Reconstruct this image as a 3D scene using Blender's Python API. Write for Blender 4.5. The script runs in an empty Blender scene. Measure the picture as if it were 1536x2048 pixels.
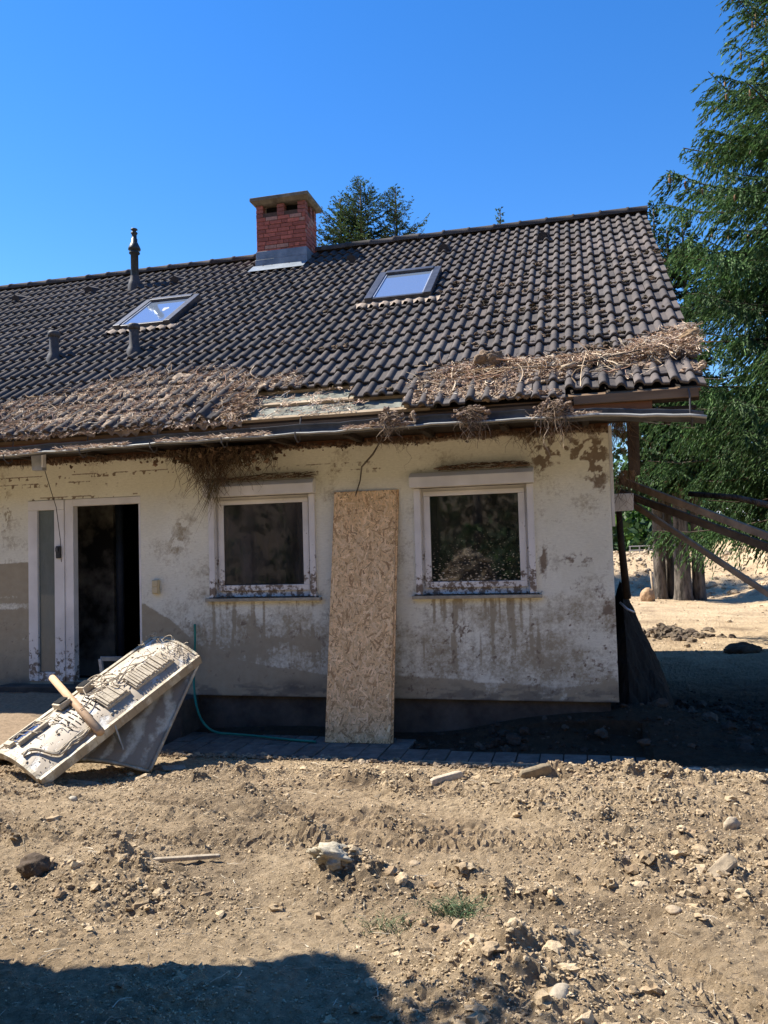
import bpy, math, random
import numpy as np
from mathutils import Vector, Matrix
S = bpy.context.scene
COL = S.collection
RNG = np.random.default_rng(7)
R = math.radians
# ------------------------------------------------------------------ camera
cd = bpy.data.cameras.new("camera"); cam = bpy.data.objects.new("camera", cd); COL.objects.link(cam); S.camera = cam
M = [[0.9698036141353004, 0.24229722314116472, -0.027802979484042502], [-0.03826265940940894, 0.03856977207156549, -0.9985230801425007], [-0.2408670149792807, 0.9694351078542741, 0.04667604047627493]]
cm = Matrix.Identity(4)
for i in range(3):
    cm[i][0] = M[0][i]; cm[i][1] = -M[1][i]; cm[i][2] = -M[2][i]
cm[2][3] = 1.887
cam.matrix_world = cm
cd.sensor_fit = 'VERTICAL'; cd.sensor_height = 36.0; cd.lens = 36.0 * 1606.55 / 2048.0
cd.clip_start = 0.05; cd.clip_end = 3000
# ------------------------------------------------------------------ light
SUN = Vector((-0.81, 0.05, 1.03)).normalized()          # towards the sun
w = bpy.data.worlds.new("World"); S.world = w; w.use_nodes = True
nt = w.node_tree; bg = nt.nodes['Background']
sk = nt.nodes.new('ShaderNodeTexSky'); sk.sky_type = 'NISHITA'; sk.sun_disc = False
sk.sun_elevation = math.asin(SUN.z); sk.sun_rotation = math.atan2(SUN.x, SUN.y)
sk.air_density = 1.15; sk.dust_density = 0.05; sk.ozone_density = 4.5; sk.altitude = 400
hs = nt.nodes.new('ShaderNodeHueSaturation'); hs.inputs['Saturation'].default_value = 1.30; hs.inputs['Hue'].default_value = .508; hs.inputs['Value'].default_value = 1.26
nt.links.new(sk.outputs[0], hs.inputs['Color']); nt.links.new(hs.outputs[0], bg.inputs[0]); bg.inputs[1].default_value = 0.080
sd = bpy.data.lights.new("sun", 'SUN'); sd.energy = 4.9; sd.angle = R(0.53); sd.color = (1.0, 0.94, 0.84)
so = bpy.data.objects.new("sun", sd); COL.objects.link(so); so.rotation_euler = SUN.to_track_quat('Z', 'Y').to_euler(); so.location = (-20, 0, 25)
S.view_settings.view_transform = 'Standard'; S.view_settings.look = 'None'; S.view_settings.gamma = 1; S.view_settings.exposure = 1.15
S.render.engine = 'CYCLES'

# ------------------------------------------------------------------ noise
def _h(ix, iy, s):
    n = (ix.astype(np.int64) * 374761393 + iy.astype(np.int64) * 668265263 + s * 974634777) & 0xffffffff
    n = ((n ^ (n >> 13)) * 1274126177) & 0xffffffff
    n = (n ^ (n >> 16)) & 0xffffffff
    return n / 4294967295.0
def vn(x, y, s=0):
    x = np.asarray(x, float); y = np.asarray(y, float)
    ix = np.floor(x); iy = np.floor(y); fx = x - ix; fy = y - iy
    ux = fx * fx * (3 - 2 * fx); uy = fy * fy * (3 - 2 * fy)
    a = _h(ix, iy, s); b = _h(ix + 1, iy, s); c = _h(ix, iy + 1, s); d = _h(ix + 1, iy + 1, s)
    return (a + (b - a) * ux) * (1 - uy) + (c + (d - c) * ux) * uy
def fbm(x, y, s=0, o=4, g=0.5, l=2.03):
    t = 0; a = 1; n = 0
    for k in range(o):
        t = t + a * vn(x, y, s + k * 17); n += a; a *= g; x = np.asarray(x) * l + 3.7; y = np.asarray(y) * l + 1.3
    return t / n
def worley(x, y, s=0):
    x = np.asarray(x, float); y = np.asarray(y, float); ix = np.floor(x); iy = np.floor(y); d = np.full(np.broadcast(x, y).shape, 9.0)
    for i in (-1, 0, 1):
        for j in (-1, 0, 1):
            cx = ix + i; cy = iy + j
            px = cx + _h(cx, cy, s); py = cy + _h(cx, cy, s + 5)
            d = np.minimum(d, np.hypot(px - x, py - y))
    return d
def sst(a, b, x):
    t = np.clip((np.asarray(x, float) - a) / (b - a), 0, 1); return t * t * (3 - 2 * t)

# ------------------------------------------------------------------ objects
def tag(o, label=None, cat=None, group=None, kind=None):
    if label: o['label'] = label
    if cat: o['category'] = cat
    if group: o['group'] = group
    if kind: o['kind'] = kind
    return o
def empty(name, loc=(0, 0, 0), parent=None):
    o = bpy.data.objects.new(name, None); COL.objects.link(o); o.location = loc; o.empty_display_size = .2
    if parent: o.parent = parent
    return o
def mesh_np(name, V, F, mat, parent=None, smooth=False, cols=None):
    V = np.asarray(V, np.float32).reshape(-1, 3)
    if parent is not None:
        off = np.zeros(3); q = parent
        while q is not None: off += np.array(q.location); q = q.parent
        V = V - off
    me = bpy.data.meshes.new(name)
    if not isinstance(F, list): F = [F]
    F = [np.asarray(f, np.int32) for f in F if len(f)]
    me.vertices.add(len(V)); me.vertices.foreach_set('co', V.astype(np.float32).ravel())
    nl = sum(f.size for f in F); npz = sum(len(f) for f in F)
    me.loops.add(nl); me.loops.foreach_set('vertex_index', np.concatenate([f.ravel() for f in F]))
    me.polygons.add(npz)
    tot = np.concatenate([np.full(len(f), f.shape[1], np.int32) for f in F]); st = np.concatenate([[0], np.cumsum(tot)[:-1]]).astype(np.int32)
    me.polygons.foreach_set('loop_start', st); me.polygons.foreach_set('loop_total', tot)
    me.polygons.foreach_set('use_smooth', np.full(npz, smooth, bool))
    me.update(calc_edges=True)
    if cols is not None:
        a = me.color_attributes.new('Col', 'FLOAT_COLOR', 'POINT')
        c = np.ones((len(V), 4), np.float32); c[:, :cols.shape[1]] = cols; a.data.foreach_set('color', c.ravel())
    me.materials.append(mat)
    o = bpy.data.objects.new(name, me); COL.objects.link(o)
    if parent is not None: o.parent = parent
    return o
class MB:
    def __init__(s): s.v = []; s.f = {3: [], 4: []}; s.c = []; s.n = 0
    def add(s, V, F, col=(1, 1, 1)):
        V = np.asarray(V, float).reshape(-1, 3); F = np.asarray(F, int)
        s.v.append(V); s.f[F.shape[1]].append(F + s.n); s.n += len(V)
        c = np.asarray(col, float); s.c.append(np.broadcast_to(c, (len(V), 3)).copy())
    def box(s, x0, x1, y0, y1, z0, z1, T=None, col=(1, 1, 1), jit=0):
        V = np.array([(x, y, z) for x in (x0, x1) for y in (y0, y1) for z in (z0, z1)], float)
        if jit: V += RNG.normal(0, jit, V.shape)
        if T is not None: V = T(V)
        F = [(0, 1, 3, 2), (4, 6, 7, 5), (0, 4, 5, 1), (2, 3, 7, 6), (0, 2, 6, 4), (1, 5, 7, 3)]
        s.add(V, F, col)
    def bar(s, a, b, wd, ht, up=(0, 0, 1), col=(1, 1, 1), seg=1, wob=0):
        a = np.array(a, float); b = np.array(b, float); t = b - a; L = np.linalg.norm(t); t /= L
        sd_ = np.cross(t, up); sd_ /= np.linalg.norm(sd_); u = np.cross(sd_, t)
        n = seg + 1; V = []
        for i in range(n):
            p = a + t * L * i / seg + (RNG.normal(0, wob, 3) if wob else 0)
            k = 1 + (RNG.normal(0, .04) if seg > 1 else 0)
            for sx, sz in ((-1, -1), (1, -1), (1, 1), (-1, 1)): V.append(p + sd_ * wd / 2 * sx * k + u * ht / 2 * sz * k)
        F = [(0, 1, 2, 3), tuple(4 * (n - 1) + k for k in (3, 2, 1, 0))]
        for i in range(n - 1):
            for k in range(4): F.append((4 * i + k, 4 * i + 4 + k, 4 * i + 4 + (k + 1) % 4, 4 * i + (k + 1) % 4))
        s.add(V, F, col)
    def tube(s, P, r, k=8, col=(1, 1, 1), cap=True):
        P = np.asarray(P, float); n = len(P); rr = np.broadcast_to(np.asarray(r, float), (n,))
        T = np.gradient(P, axis=0); T /= np.linalg.norm(T, axis=1)[:, None] + 1e-9
        ref = np.array([0, 0, 1.]) if abs(T[:, 2]).mean() < .8 else np.array([1., 0, 0])
        A = np.cross(T, ref); A /= np.linalg.norm(A, axis=1)[:, None] + 1e-9; B = np.cross(T, A)
        th = np.arange(k) * 2 * np.pi / k
        V = P[:, None] + rr[:, None, None] * (A[:, None] * np.cos(th)[None, :, None] + B[:, None] * np.sin(th)[None, :, None])
        F = [(i * k + j, i * k + (j + 1) % k, (i + 1) * k + (j + 1) % k, (i + 1) * k + j) for i in range(n - 1) for j in range(k)]
        V = V.reshape(-1, 3)
        if cap:
            m = len(V); V = np.vstack([V, P[0], P[-1]])
            tri = [(m, (j + 1) % k, j) for j in range(k)] + [(m + 1, (n - 1) * k + j, (n - 1) * k + (j + 1) % k) for j in range(k)]
            base = s.n; s.v.append(V); s.f[4].append(np.array(F) + base); s.f[3].append(np.array(tri) + base); s.n += len(V)
            s.c.append(np.broadcast_to(np.asarray(col, float), (len(V), 3)).copy())
        else: s.add(V, F, col)
    def lathe(s, prof, c, k=20, col=(1, 1, 1)):
        P = np.array([(c[0], c[1], c[2] + z) for r_, z in prof]); rr = np.array([max(r_, 1e-4) for r_, z in prof]); n = len(P)
        th = np.arange(k) * 2 * np.pi / k
        V = P[:, None] + rr[:, None, None] * np.stack([np.cos(th), np.sin(th), 0 * th], 1)[None]
        F = [(i * k + j, i * k + (j + 1) % k, (i + 1) * k + (j + 1) % k, (i + 1) * k + j) for i in range(n - 1) for j in range(k)]
        s.add(V.reshape(-1, 3), F, col)
    def build(s, name, mat, parent=None, smooth=False, color=False, bevel=0):
        V = np.vstack(s.v); F = [np.vstack(s.f[k]) for k in (3, 4) if s.f[k]]
        o = mesh_np(name, V, F, mat, parent, smooth, np.vstack(s.c) if color else None)
        if bevel:
            b = o.modifiers.new('bevel', 'BEVEL'); b.width = bevel; b.segments = 2; b.limit_method = 'ANGLE'
        return o
def ico(sub=1):
    t = (1 + 5 ** .5) / 2
    V = [(-1, t, 0), (1, t, 0), (-1, -t, 0), (1, -t, 0), (0, -1, t), (0, 1, t), (0, -1, -t), (0, 1, -t), (t, 0, -1), (t, 0, 1), (-t, 0, -1), (-t, 0, 1)]
    V = [np.array(v) / np.linalg.norm(v) for v in V]
    F = [(0, 11, 5), (0, 5, 1), (0, 1, 7), (0, 7, 10), (0, 10, 11), (1, 5, 9), (5, 11, 4), (11, 10, 2), (10, 7, 6), (7, 1, 8), (3, 9, 4), (3, 4, 2), (3, 2, 6), (3, 6, 8), (3, 8, 9), (4, 9, 5), (2, 4, 11), (6, 2, 10), (8, 6, 7), (9, 8, 1)]
    for _ in range(sub):
        c = {}; G = []
        def mid(a, b):
            k = (min(a, b), max(a, b))
            if k not in c: m = V[a] + V[b]; V.append(m / np.linalg.norm(m)); c[k] = len(V) - 1
            return c[k]
        for a, b, d in F:
            x, y, z = mid(a, b), mid(b, d), mid(d, a); G += [(a, x, z), (b, y, x), (d, z, y), (x, y, z)]
        F = G
    return np.array(V), np.array(F)
ICO = [ico(0), ico(1), ico(2), ico(3)]
def lumps(P, Sz, cols, sub=1, rough=.22, flat=.75, rng=RNG):
    """many small irregular clods as one mesh: P [n,3], Sz [n]"""
    B, F = ICO[sub]; n = len(P)
    d = 1 + rng.normal(0, rough, (n, len(B)))
    sc = rng.uniform(.6, 1.25, (n, 1, 3)) * np.array([1, 1, flat])
    V = B[None] * d[..., None] * sc
    a = rng.uniform(0, 6.28, n); b = rng.uniform(-.6, .6, n)
    ca, sa, cb, sb = np.cos(a), np.sin(a), np.cos(b), np.sin(b)
    x = V[..., 0] * ca[:, None] - V[..., 1] * sa[:, None]; y = V[..., 0] * sa[:, None] + V[..., 1] * ca[:, None]; z = V[..., 2]
    y, z = y * cb[:, None] - z * sb[:, None], y * sb[:, None] + z * cb[:, None]
    V = np.stack([x, y, z], -1) * Sz[:, None, None] + P[:, None]
    FF = (F[None] + (np.arange(n) * len(B))[:, None, None]).reshape(-1, 3)
    C = np.repeat(cols, len(B), 0)
    return V.reshape(-1, 3), FF, C
def strands(P, r, cols, taper=.4, sides=3):
    """P [n,k,3] paths -> thin tubes"""
    n, k, _ = P.shape
    T = np.gradient(P, axis=1); T /= np.linalg.norm(T, axis=2, keepdims=True) + 1e-9
    ref = RNG.normal(0, 1, (n, 1, 3)); A = np.cross(T, np.broadcast_to(ref, T.shape)); A /= np.linalg.norm(A, axis=2, keepdims=True) + 1e-9; B = np.cross(T, A)
    rr = r[:, None] * np.linspace(1, taper, k)[None]
    th = np.arange(sides) * 2 * np.pi / sides
    V = P[:, :, None] + rr[..., None, None] * (A[:, :, None] * np.cos(th)[None, None, :, None] + B[:, :, None] * np.sin(th)[None, None, :, None] * .6)
    i = np.arange(k - 1)[:, None] * sides; j = np.arange(sides)[None]
    q = np.stack([i + j, i + (j + 1) % sides, i + sides + (j + 1) % sides, i + sides + j], -1).reshape(-1, 4)
    F = (q[None] + (np.arange(n) * k * sides)[:, None, None]).reshape(-1, 4)
    return V.reshape(-1, 3), F, np.repeat(cols, k * sides, 0)
def pick(pal, n, rng=RNG, var=.12):
    pal = np.array(pal); c = pal[rng.integers(0, len(pal), n)]; return np.clip(c * (1 + rng.normal(0, var, (n, 1))), 0, 1)

# ------------------------------------------------------------------ materials
def newmat(name):
    m = bpy.data.materials.new(name); m.use_nodes = True; t = m.node_tree; b = t.nodes['Principled BSDF']; return m, t, b
def N(t, typ, **k):
    n = t.nodes.new(typ)
    for a, v in k.items():
        if a in n.inputs: n.inputs[a].default_value = v
        else: setattr(n, a, v)
    return n
def ramp(t, fac, stops):
    n = t.nodes.new('ShaderNodeValToRGB'); e = n.color_ramp.elements
    while len(e) < len(stops): e.new(.5)
    for i, (p, c) in enumerate(stops): e[i].position = p; e[i].color = (*c, 1) if len(c) == 3 else c
    t.links.new(fac, n.inputs[0]); return n.outputs[0]
def mixc(t, f, a, b, mode='MIX'):
    n = t.nodes.new('ShaderNodeMix'); n.data_type = 'RGBA'; n.blend_type = mode
    for s, v in ((0, f), (6, a), (7, b)):
        if isinstance(v, (int, float)): n.inputs[s].default_value = v
        elif isinstance(v, tuple): n.inputs[s].default_value = (*v, 1)
        else: t.links.new(v, n.inputs[s])
    return n.outputs[2]
def noise(t, scale, detail=4, rough=.6, vec=None, stretch=None):
    if vec is None: vec = t.nodes.new('ShaderNodeTexCoord').outputs['Object']
    if stretch:
        mp = N(t, 'ShaderNodeMapping'); mp.inputs['Scale'].default_value = stretch; t.links.new(vec, mp.inputs[0]); vec = mp.outputs[0]
    n = N(t, 'ShaderNodeTexNoise', Scale=scale, Detail=detail, Roughness=rough); t.links.new(vec, n.inputs['Vector']); return n.outputs[0]
def bump(t, b, h, dist, strength=1):
    n = N(t, 'ShaderNodeBump', Strength=strength, Distance=dist); t.links.new(h, n.inputs['Height']); t.links.new(n.outputs[0], b.inputs['Normal'])
def rgb_map(t, f, lo, hi, c0, c1): return ramp(t, f, [(lo, c0), (hi, c1)])
def simple(name, c0, c1, scale=8, rough=.85, bmp=0.0, bscale=60, stretch=None, metal=0, spec=.3, lo=.3, hi=.7):
    m, t, b = newmat(name)
    f = noise(t, scale, 5, .65, stretch=stretch)
    t.links.new(rgb_map(t, f, lo, hi, c0, c1), b.inputs['Base Color'])
    b.inputs['Roughness'].default_value = rough; b.inputs['Metallic'].default_value = metal; b.inputs['Specular IOR Level'].default_value = spec
    if bmp: bump(t, b, noise(t, bscale, 5, .7, stretch=stretch), bmp)
    return m
def attr_mat(name, rough=.9, scale=40, lo=.7, hi=1.25, bmp=0, bscale=80, trans=0, spec=.2):
    m, t, b = newmat(name)
    a = N(t, 'ShaderNodeAttribute', attribute_name='Col')
    f = rgb_map(t, noise(t, scale, 4, .7), .3, .7, (lo,) * 3, (hi,) * 3)
    c = mixc(t, 1.0, a.outputs['Color'], f, 'MULTIPLY'); t.links.new(c, b.inputs['Base Color'])
    b.inputs['Roughness'].default_value = rough; b.inputs['Specular IOR Level'].default_value = spec
    if bmp: bump(t, b, noise(t, bscale, 5, .7), bmp)
    if trans:
        tr = N(t, 'ShaderNodeBsdfTranslucent'); t.links.new(c, tr.inputs[0]); mx = N(t, 'ShaderNodeMixShader'); mx.inputs[0].default_value = trans
        t.links.new(b.outputs[0], mx.inputs[1]); t.links.new(tr.outputs[0], mx.inputs[2]); t.links.new(mx.outputs[0], t.nodes['Material Output'].inputs[0])
    return m
m_mudobj = attr_mat('dry_mud', bmp=.006, bscale=90, scale=30)
m_straw = attr_mat('straw', scale=25)
m_leaf = attr_mat('spruce_needles', rough=.55, scale=3, lo=.7, hi=1.3, trans=.28, spec=.3)
m_grass = attr_mat('grass_blades', rough=.6, trans=.25)
m_bark = simple('bark', (.03, .025, .02), (.19, .16, .13), 7, .95, .05, 22, (1, 1, .22), lo=.38, hi=.62)
m_wood = simple('weathered_wood', (.10, .06, .035), (.26, .17, .10), 5, .85, .003, 30, (.15, 1, 1))
m_wood2 = simple('brown_board', (.09, .04, .02), (.20, .09, .045), 5, .85, .002, 30, (.12, 1, 1))
m_batten = simple('pale_batten', (.24, .17, .10), (.48, .38, .26), 7, .85, .002, 30, (.15, 1, 1))
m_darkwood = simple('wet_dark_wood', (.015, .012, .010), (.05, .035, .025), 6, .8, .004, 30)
m_beam = simple('beam_wood', (.15, .105, .068), (.36, .26, .175), 5, .85, .004, 26)
m_metal = simple('zinc', (.22, .23, .24), (.42, .42, .41), 5, .5, .001, 20, spec=.5, metal=.55)
m_lead = simple('lead_flashing', (.13, .16, .19), (.30, .34, .38), 4, .5, .002, 14, spec=.5, metal=.3)
m_underlay = simple('underlay', (.07, .065, .05), (.26, .27, .22), 7, .8)
m_dark = simple('dark_void', (.006, .006, .007), (.012, .012, .012), 5, .95)
m_blackpl = simple('black_plastic', (.018, .019, .021), (.05, .05, .052), 20, .55)
m_ventgrey = simple('grey_plastic_pipe', (.045, .043, .045), (.085, .08, .08), 14, .6, .001, 60)
m_skyframe = simple('skylight_metal', (.03, .032, .04), (.075, .078, .09), 8, .42, metal=.2, spec=.5)
m_alu = simple('bright_aluminium', (.45, .47, .5), (.65, .67, .7), 8, .35, metal=.6)
m_stone = attr_mat('stone', bmp=.004, bscale=60, scale=20, rough=.85)
m_capc = simple('chimney_cap_concrete', (.11, .09, .065), (.30, .26, .19), 7, .9, .004, 50)
m_concrete = simple('muddy_concrete', (.035, .03, .026), (.10, .085, .07), 4, .9, .006, 30)
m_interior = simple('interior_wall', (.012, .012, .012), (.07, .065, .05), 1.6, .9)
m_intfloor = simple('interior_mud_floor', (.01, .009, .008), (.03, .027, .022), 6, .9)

def frame_mat():
    m, t, b = newmat('window_frame_paint')
    at = N(t, 'ShaderNodeTexCoord').outputs['Object']
    sx = N(t, 'ShaderNodeSeparateXYZ'); t.links.new(at, sx.inputs[0])
    n1 = noise(t, 14, 6, .7, at); n2 = noise(t, 45, 5, .75, at)
    base = rgb_map(t, noise(t, 3, 3, .5, at), .3, .7, (.58, .56, .53), (.76, .74, .71))
    mr = N(t, 'ShaderNodeMapRange'); mr.inputs['From Min'].default_value = 0.0; mr.inputs['From Max'].default_value = 1.0
    mr.inputs['To Min'].default_value = .12; mr.inputs['To Max'].default_value = -.16
    t.links.new(sx.outputs[2], mr.inputs['Value'])
    s = N(t, 'ShaderNodeMath', operation='ADD'); t.links.new(n1, s.inputs[0]); t.links.new(mr.outputs[0], s.inputs[1])
    s2 = N(t, 'ShaderNodeMath', operation='MULTIPLY_ADD'); t.links.new(n2, s2.inputs[0]); s2.inputs[1].default_value = .35; t.links.new(s.outputs[0], s2.inputs[2])
    f = ramp(t, s2.outputs[0], [(.745, (0, 0, 0)), (.80, (1, 1, 1))])
    c = mixc(t, f, base, (.17, .13, .10)); t.links.new(c, b.inputs['Base Color']); b.inputs['Roughness'].default_value = .5
    return m
m_frame = frame_mat()
def glass_mat(name, tint, dirt_lo, dirt_hi, dirt_col, spots, refl=.10, stre=(1, 1, .35)):
    m, t, b = newmat(name)
    at = N(t, 'ShaderNodeTexCoord').outputs['Object']
    tr = N(t, 'ShaderNodeBsdfTransparent'); tr.inputs[0].default_value = (*tint, 1)
    gl = N(t, 'ShaderNodeBsdfGlossy'); gl.inputs['Roughness'].default_value = .03
    fr = N(t, 'ShaderNodeFresnel'); fr.inputs[0].default_value = 1.5
    ad = N(t, 'ShaderNodeMath', operation='ADD'); ad.inputs[1].default_value = refl; t.links.new(fr.outputs[0], ad.inputs[0]); ad.use_clamp = True
    m1 = N(t, 'ShaderNodeMixShader'); t.links.new(ad.outputs[0], m1.inputs[0]); t.links.new(tr.outputs[0], m1.inputs[1]); t.links.new(gl.outputs[0], m1.inputs[2])
    df = N(t, 'ShaderNodeBsdfDiffuse'); df.inputs[0].default_value = (*dirt_col, 1)
    f1 = rgb_map(t, noise(t, 5, 7, .72, at, stre), .35, .75, (dirt_lo,) * 3, (dirt_hi,) * 3)
    if spots:
        v = N(t, 'ShaderNodeTexVoronoi', Scale=26.0); mp = N(t, 'ShaderNodeMapping'); mp.inputs['Scale'].default_value = (1, 1, 1.8); t.links.new(at, mp.inputs[0]); t.links.new(mp.outputs[0], v.inputs['Vector'])
        ns = noise(t, 4, 4, .6, at)
        sx = N(t, 'ShaderNodeSeparateXYZ'); t.links.new(at, sx.inputs[0])
        mr = N(t, 'ShaderNodeMapRange'); mr.inputs['From Min'].default_value = .1; mr.inputs['From Max'].default_value = 1.05; mr.inputs['To Min'].default_value = .62; mr.inputs['To Max'].default_value = -.12
        t.links.new(sx.outputs[2], mr.inputs['Value'])
        q = N(t, 'ShaderNodeMath', operation='MULTIPLY'); t.links.new(ns, q.inputs[0]); t.links.new(mr.outputs[0], q.inputs[1])
        lt = N(t, 'ShaderNodeMath', operation='LESS_THAN'); t.links.new(v.outputs['Distance'], lt.inputs[0]); t.links.new(q.outputs[0], lt.inputs[1])
        mu = N(t, 'ShaderNodeMath', operation='MULTIPLY'); mu.inputs[1].default_value = 1.0; t.links.new(lt.outputs[0], mu.inputs[0])
        f1 = mixc(t, 1.0, f1, mu.outputs[0], 'ADD')
    m2 = N(t, 'ShaderNodeMixShader'); t.links.new(f1, m2.inputs[0]); t.links.new(m1.outputs[0], m2.inputs[1]); t.links.new(df.outputs[0], m2.inputs[2])
    t.links.new(m2.outputs[0], t.nodes['Material Output'].inputs[0]); t.nodes.remove(b)
    return m
m_glass1 = glass_mat('grimy_glass', (.8, .82, .85), -.1, .75, (.115, .105, .10), False, .03)
m_glass2 = glass_mat('spattered_glass', (.85, .88, .9), .0, .08, (.42, .36, .27), True, .07)
m_glass3 = glass_mat('frosted_side_glass', (.5, .55, .55), .55, .9, (.17, .20, .19), False)
m_sky_glass = newmat('skylight_glass')[0]
_t = m_sky_glass.node_tree; _b = _t.nodes['Principled BSDF']; _b.inputs['Base Color'].default_value = (.32, .40, .52, 1); _b.inputs['Roughness'].default_value = .06; _b.inputs['Specular IOR Level'].default_value = 1.0
_b.inputs['Metallic'].default_value = .6
def brick_mat():
    m, t, b = newmat('red_brick')
    a = N(t, 'ShaderNodeAttribute', attribute_name='Col')
    c = mixc(t, 1.0, a.outputs['Color'], rgb_map(t, noise(t, 30, 5, .7), .3, .7, (.7,) * 3, (1.2,) * 3), 'MULTIPLY'); t.links.new(c, b.inputs['Base Color']); b.inputs['Roughness'].default_value = .85
    bump(t, b, noise(t, 90, 4, .6), .004); return m
m_brick = brick_mat()
def tile_mat():
    m, t, b = newmat('concrete_roof_tile')
    a = N(t, 'ShaderNodeAttribute', attribute_name='Col')
    g = rgb_map(t, noise(t, 3.5, 6, .7), .3, .72, (.65, .66, .70), (1.35, 1.25, 1.15))
    c = mixc(t, 1.0, a.outputs['Color'], g, 'MULTIPLY')
    sp = ramp(t, noise(t, 55, 3, .6), [(.66, (0, 0, 0)), (.74, (.6, .6, .6))])
    c = mixc(t, sp, c, (.16, .15, .135))
    mo = ramp(t, noise(t, 9, 6, .75), [(.60, (0, 0, 0)), (.68, (.8, .8, .8))])
    c = mixc(t, mo, c, (.055, .042, .03))
    t.links.new(c, b.inputs['Base Color']); b.inputs['Roughness'].default_value = .9; b.inputs['Specular IOR Level'].default_value = .2
    bump(t, b, noise(t, 140, 4, .7), .003); return m
m_tile = tile_mat()
def wall_mat():
    m, t, b = newmat('muddy_render')
    at = N(t, 'ShaderNodeTexCoord').outputs['Object']
    a = N(t, 'ShaderNodeAttribute', attribute_name='Col'); sp = N(t, 'ShaderNodeSeparateColor'); t.links.new(a.outputs['Color'], sp.inputs[0])
    base = rgb_map(t, noise(t, 1.3, 6, .6, at), .3, .7, (.68, .66, .545), (.80, .785, .67))
    base = mixc(t, 1.0, base, rgb_map(t, noise(t, 22, 6, .75, at, (1, 1, 3)), .3, .7, (.86, .86, .84), (1.08, 1.08, 1.08)), 'MULTIPLY')
    n = noise(t, 38, 7, .8, at)
    def comb(ch, lo, hi):
        k = N(t, 'ShaderNodeMath', operation='MULTIPLY_ADD'); t.links.new(n, k.inputs[0]); k.inputs[1].default_value = 1.3; 
        s = N(t, 'ShaderNodeMath', operation='SUBTRACT'); t.links.new(ch, s.inputs[0]); s.inputs[1].default_value = .65; t.links.new(s.outputs[0], k.inputs[2])
        return ramp(t, k.outputs[0], [(lo, (0, 0, 0)), (hi, (1, 1, 1))])
    c = mixc(t, comb(sp.outputs[0], .34, .78), base, mixc(t, noise(t, 9, 5, .7, at), (.26, .215, .14), (.43, .375, .265)))
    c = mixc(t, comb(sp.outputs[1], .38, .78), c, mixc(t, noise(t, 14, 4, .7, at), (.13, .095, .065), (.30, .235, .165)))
    c = mixc(t, sp.outputs[2], c, mixc(t, n, (.055, .05, .045), (.15, .135, .115)))
    t.links.new(c, b.inputs['Base Color']); b.inputs['Roughness'].default_value = .9
    bump(t, b, noise(t, 110, 5, .7, at), .004); return m
m_wall = wall_mat()
def ground_mat():
    m, t, b = newmat('dried_flood_mud')
    at = N(t, 'ShaderNodeTexCoord').outputs['Object']
    a = N(t, 'ShaderNodeAttribute', attribute_name='Col')
    c = rgb_map(t, noise(t, .9, 6, .65, at), .32, .68, (.345, .25, .152), (.50, .385, .245))
    c = mixc(t, 1.0, c, rgb_map(t, noise(t, 17, 7, .75, at), .3, .7, (.55, .53, .50), (1.25, 1.25, 1.25)), 'MULTIPLY')
    c = mixc(t, ramp(t, noise(t, 42, 5, .75, at), [(.58, (0, 0, 0)), (.66, (.6, .6, .6))]), c, (.15, .10, .062))
    c = mixc(t, ramp(t, noise(t, 60, 4, .7, at), [(.6, (0, 0, 0)), (.72, (.55, .55, .55))]), c, (.50, .40, .265))
    c = mixc(t, 1.0, c, a.outputs['Color'], 'MULTIPLY')
    t.links.new(c, b.inputs['Base Color']); b.inputs['Roughness'].default_value = .92; b.inputs['Specular IOR Level'].default_value = .2
    bump(t, b, noise(t, 60, 9, .85, at), .026); return m
m_ground = ground_mat()
m_paver = attr_mat('muddy_paver', bmp=.005, bscale=60, scale=9, lo=.6, hi=1.3)
m_osb = attr_mat('osb_flakes', rough=.6, scale=60, lo=.85, hi=1.15, spec=.35)
m_osbedge = simple('osb_edge', (.22, .13, .07), (.42, .27, .14), 60, .8)

# ------------------------------------------------------------------ ground
def rut(x, y, a, b, wd, dep):
    a = np.array(a); b = np.array(b); d = b - a; L = np.hypot(*d); d = d / L
    s = (x - a[0]) * d[0] + (y - a[1]) * d[1]; q = -(x - a[0]) * d[1] + (y - a[1]) * d[0]
    m = sst(-.3, .2, s) * (1 - sst(L - .2, L + .3, s))
    return m * (-dep * np.exp(-(q / wd) ** 2) + dep * .6 * np.exp(-((np.abs(q) - wd * 1.9) / (wd * .6)) ** 2)), m * np.exp(-(q / wd) ** 2) * s
def hump(x, y, cx, cy, rx, ry, h): return h * np.exp(-((x - cx) / rx) ** 2 - ((y - cy) / ry) ** 2)
_rh = np.random.default_rng(101)
HEAPS = [(_rh.uniform(-4.6, 2.4), 2.7 + _rh.uniform(0, 1) ** 1.1 * 4.1, _rh.uniform(.10, .42), _rh.uniform(.035, .10), _rh.uniform(.02, .058), _rh.normal(0, .22)) for _ in range(95)]
HEAPS = [h for h in HEAPS if not (h[0] < -3.6 and h[1] > 5.3) and not (h[0] < -.9 and h[1] < 3.75)] + [(.3, 6.35, .55, .11, .10, .05), (-.25, 6.25, .30, .08, .09, -.1), (1.1, 6.55, .5, .12, .10, 0), (-1.2, 4.05, .26, .09, .07, .1), (-.45, 3.95, .3, .08, .07, -.2), (-.3, 3.35, .25, .12, .08, .6), (-2.5, 3.98, .3, .08, .05, .1), (-1.5, 5.95, .5, .06, .05, 0)]
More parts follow.
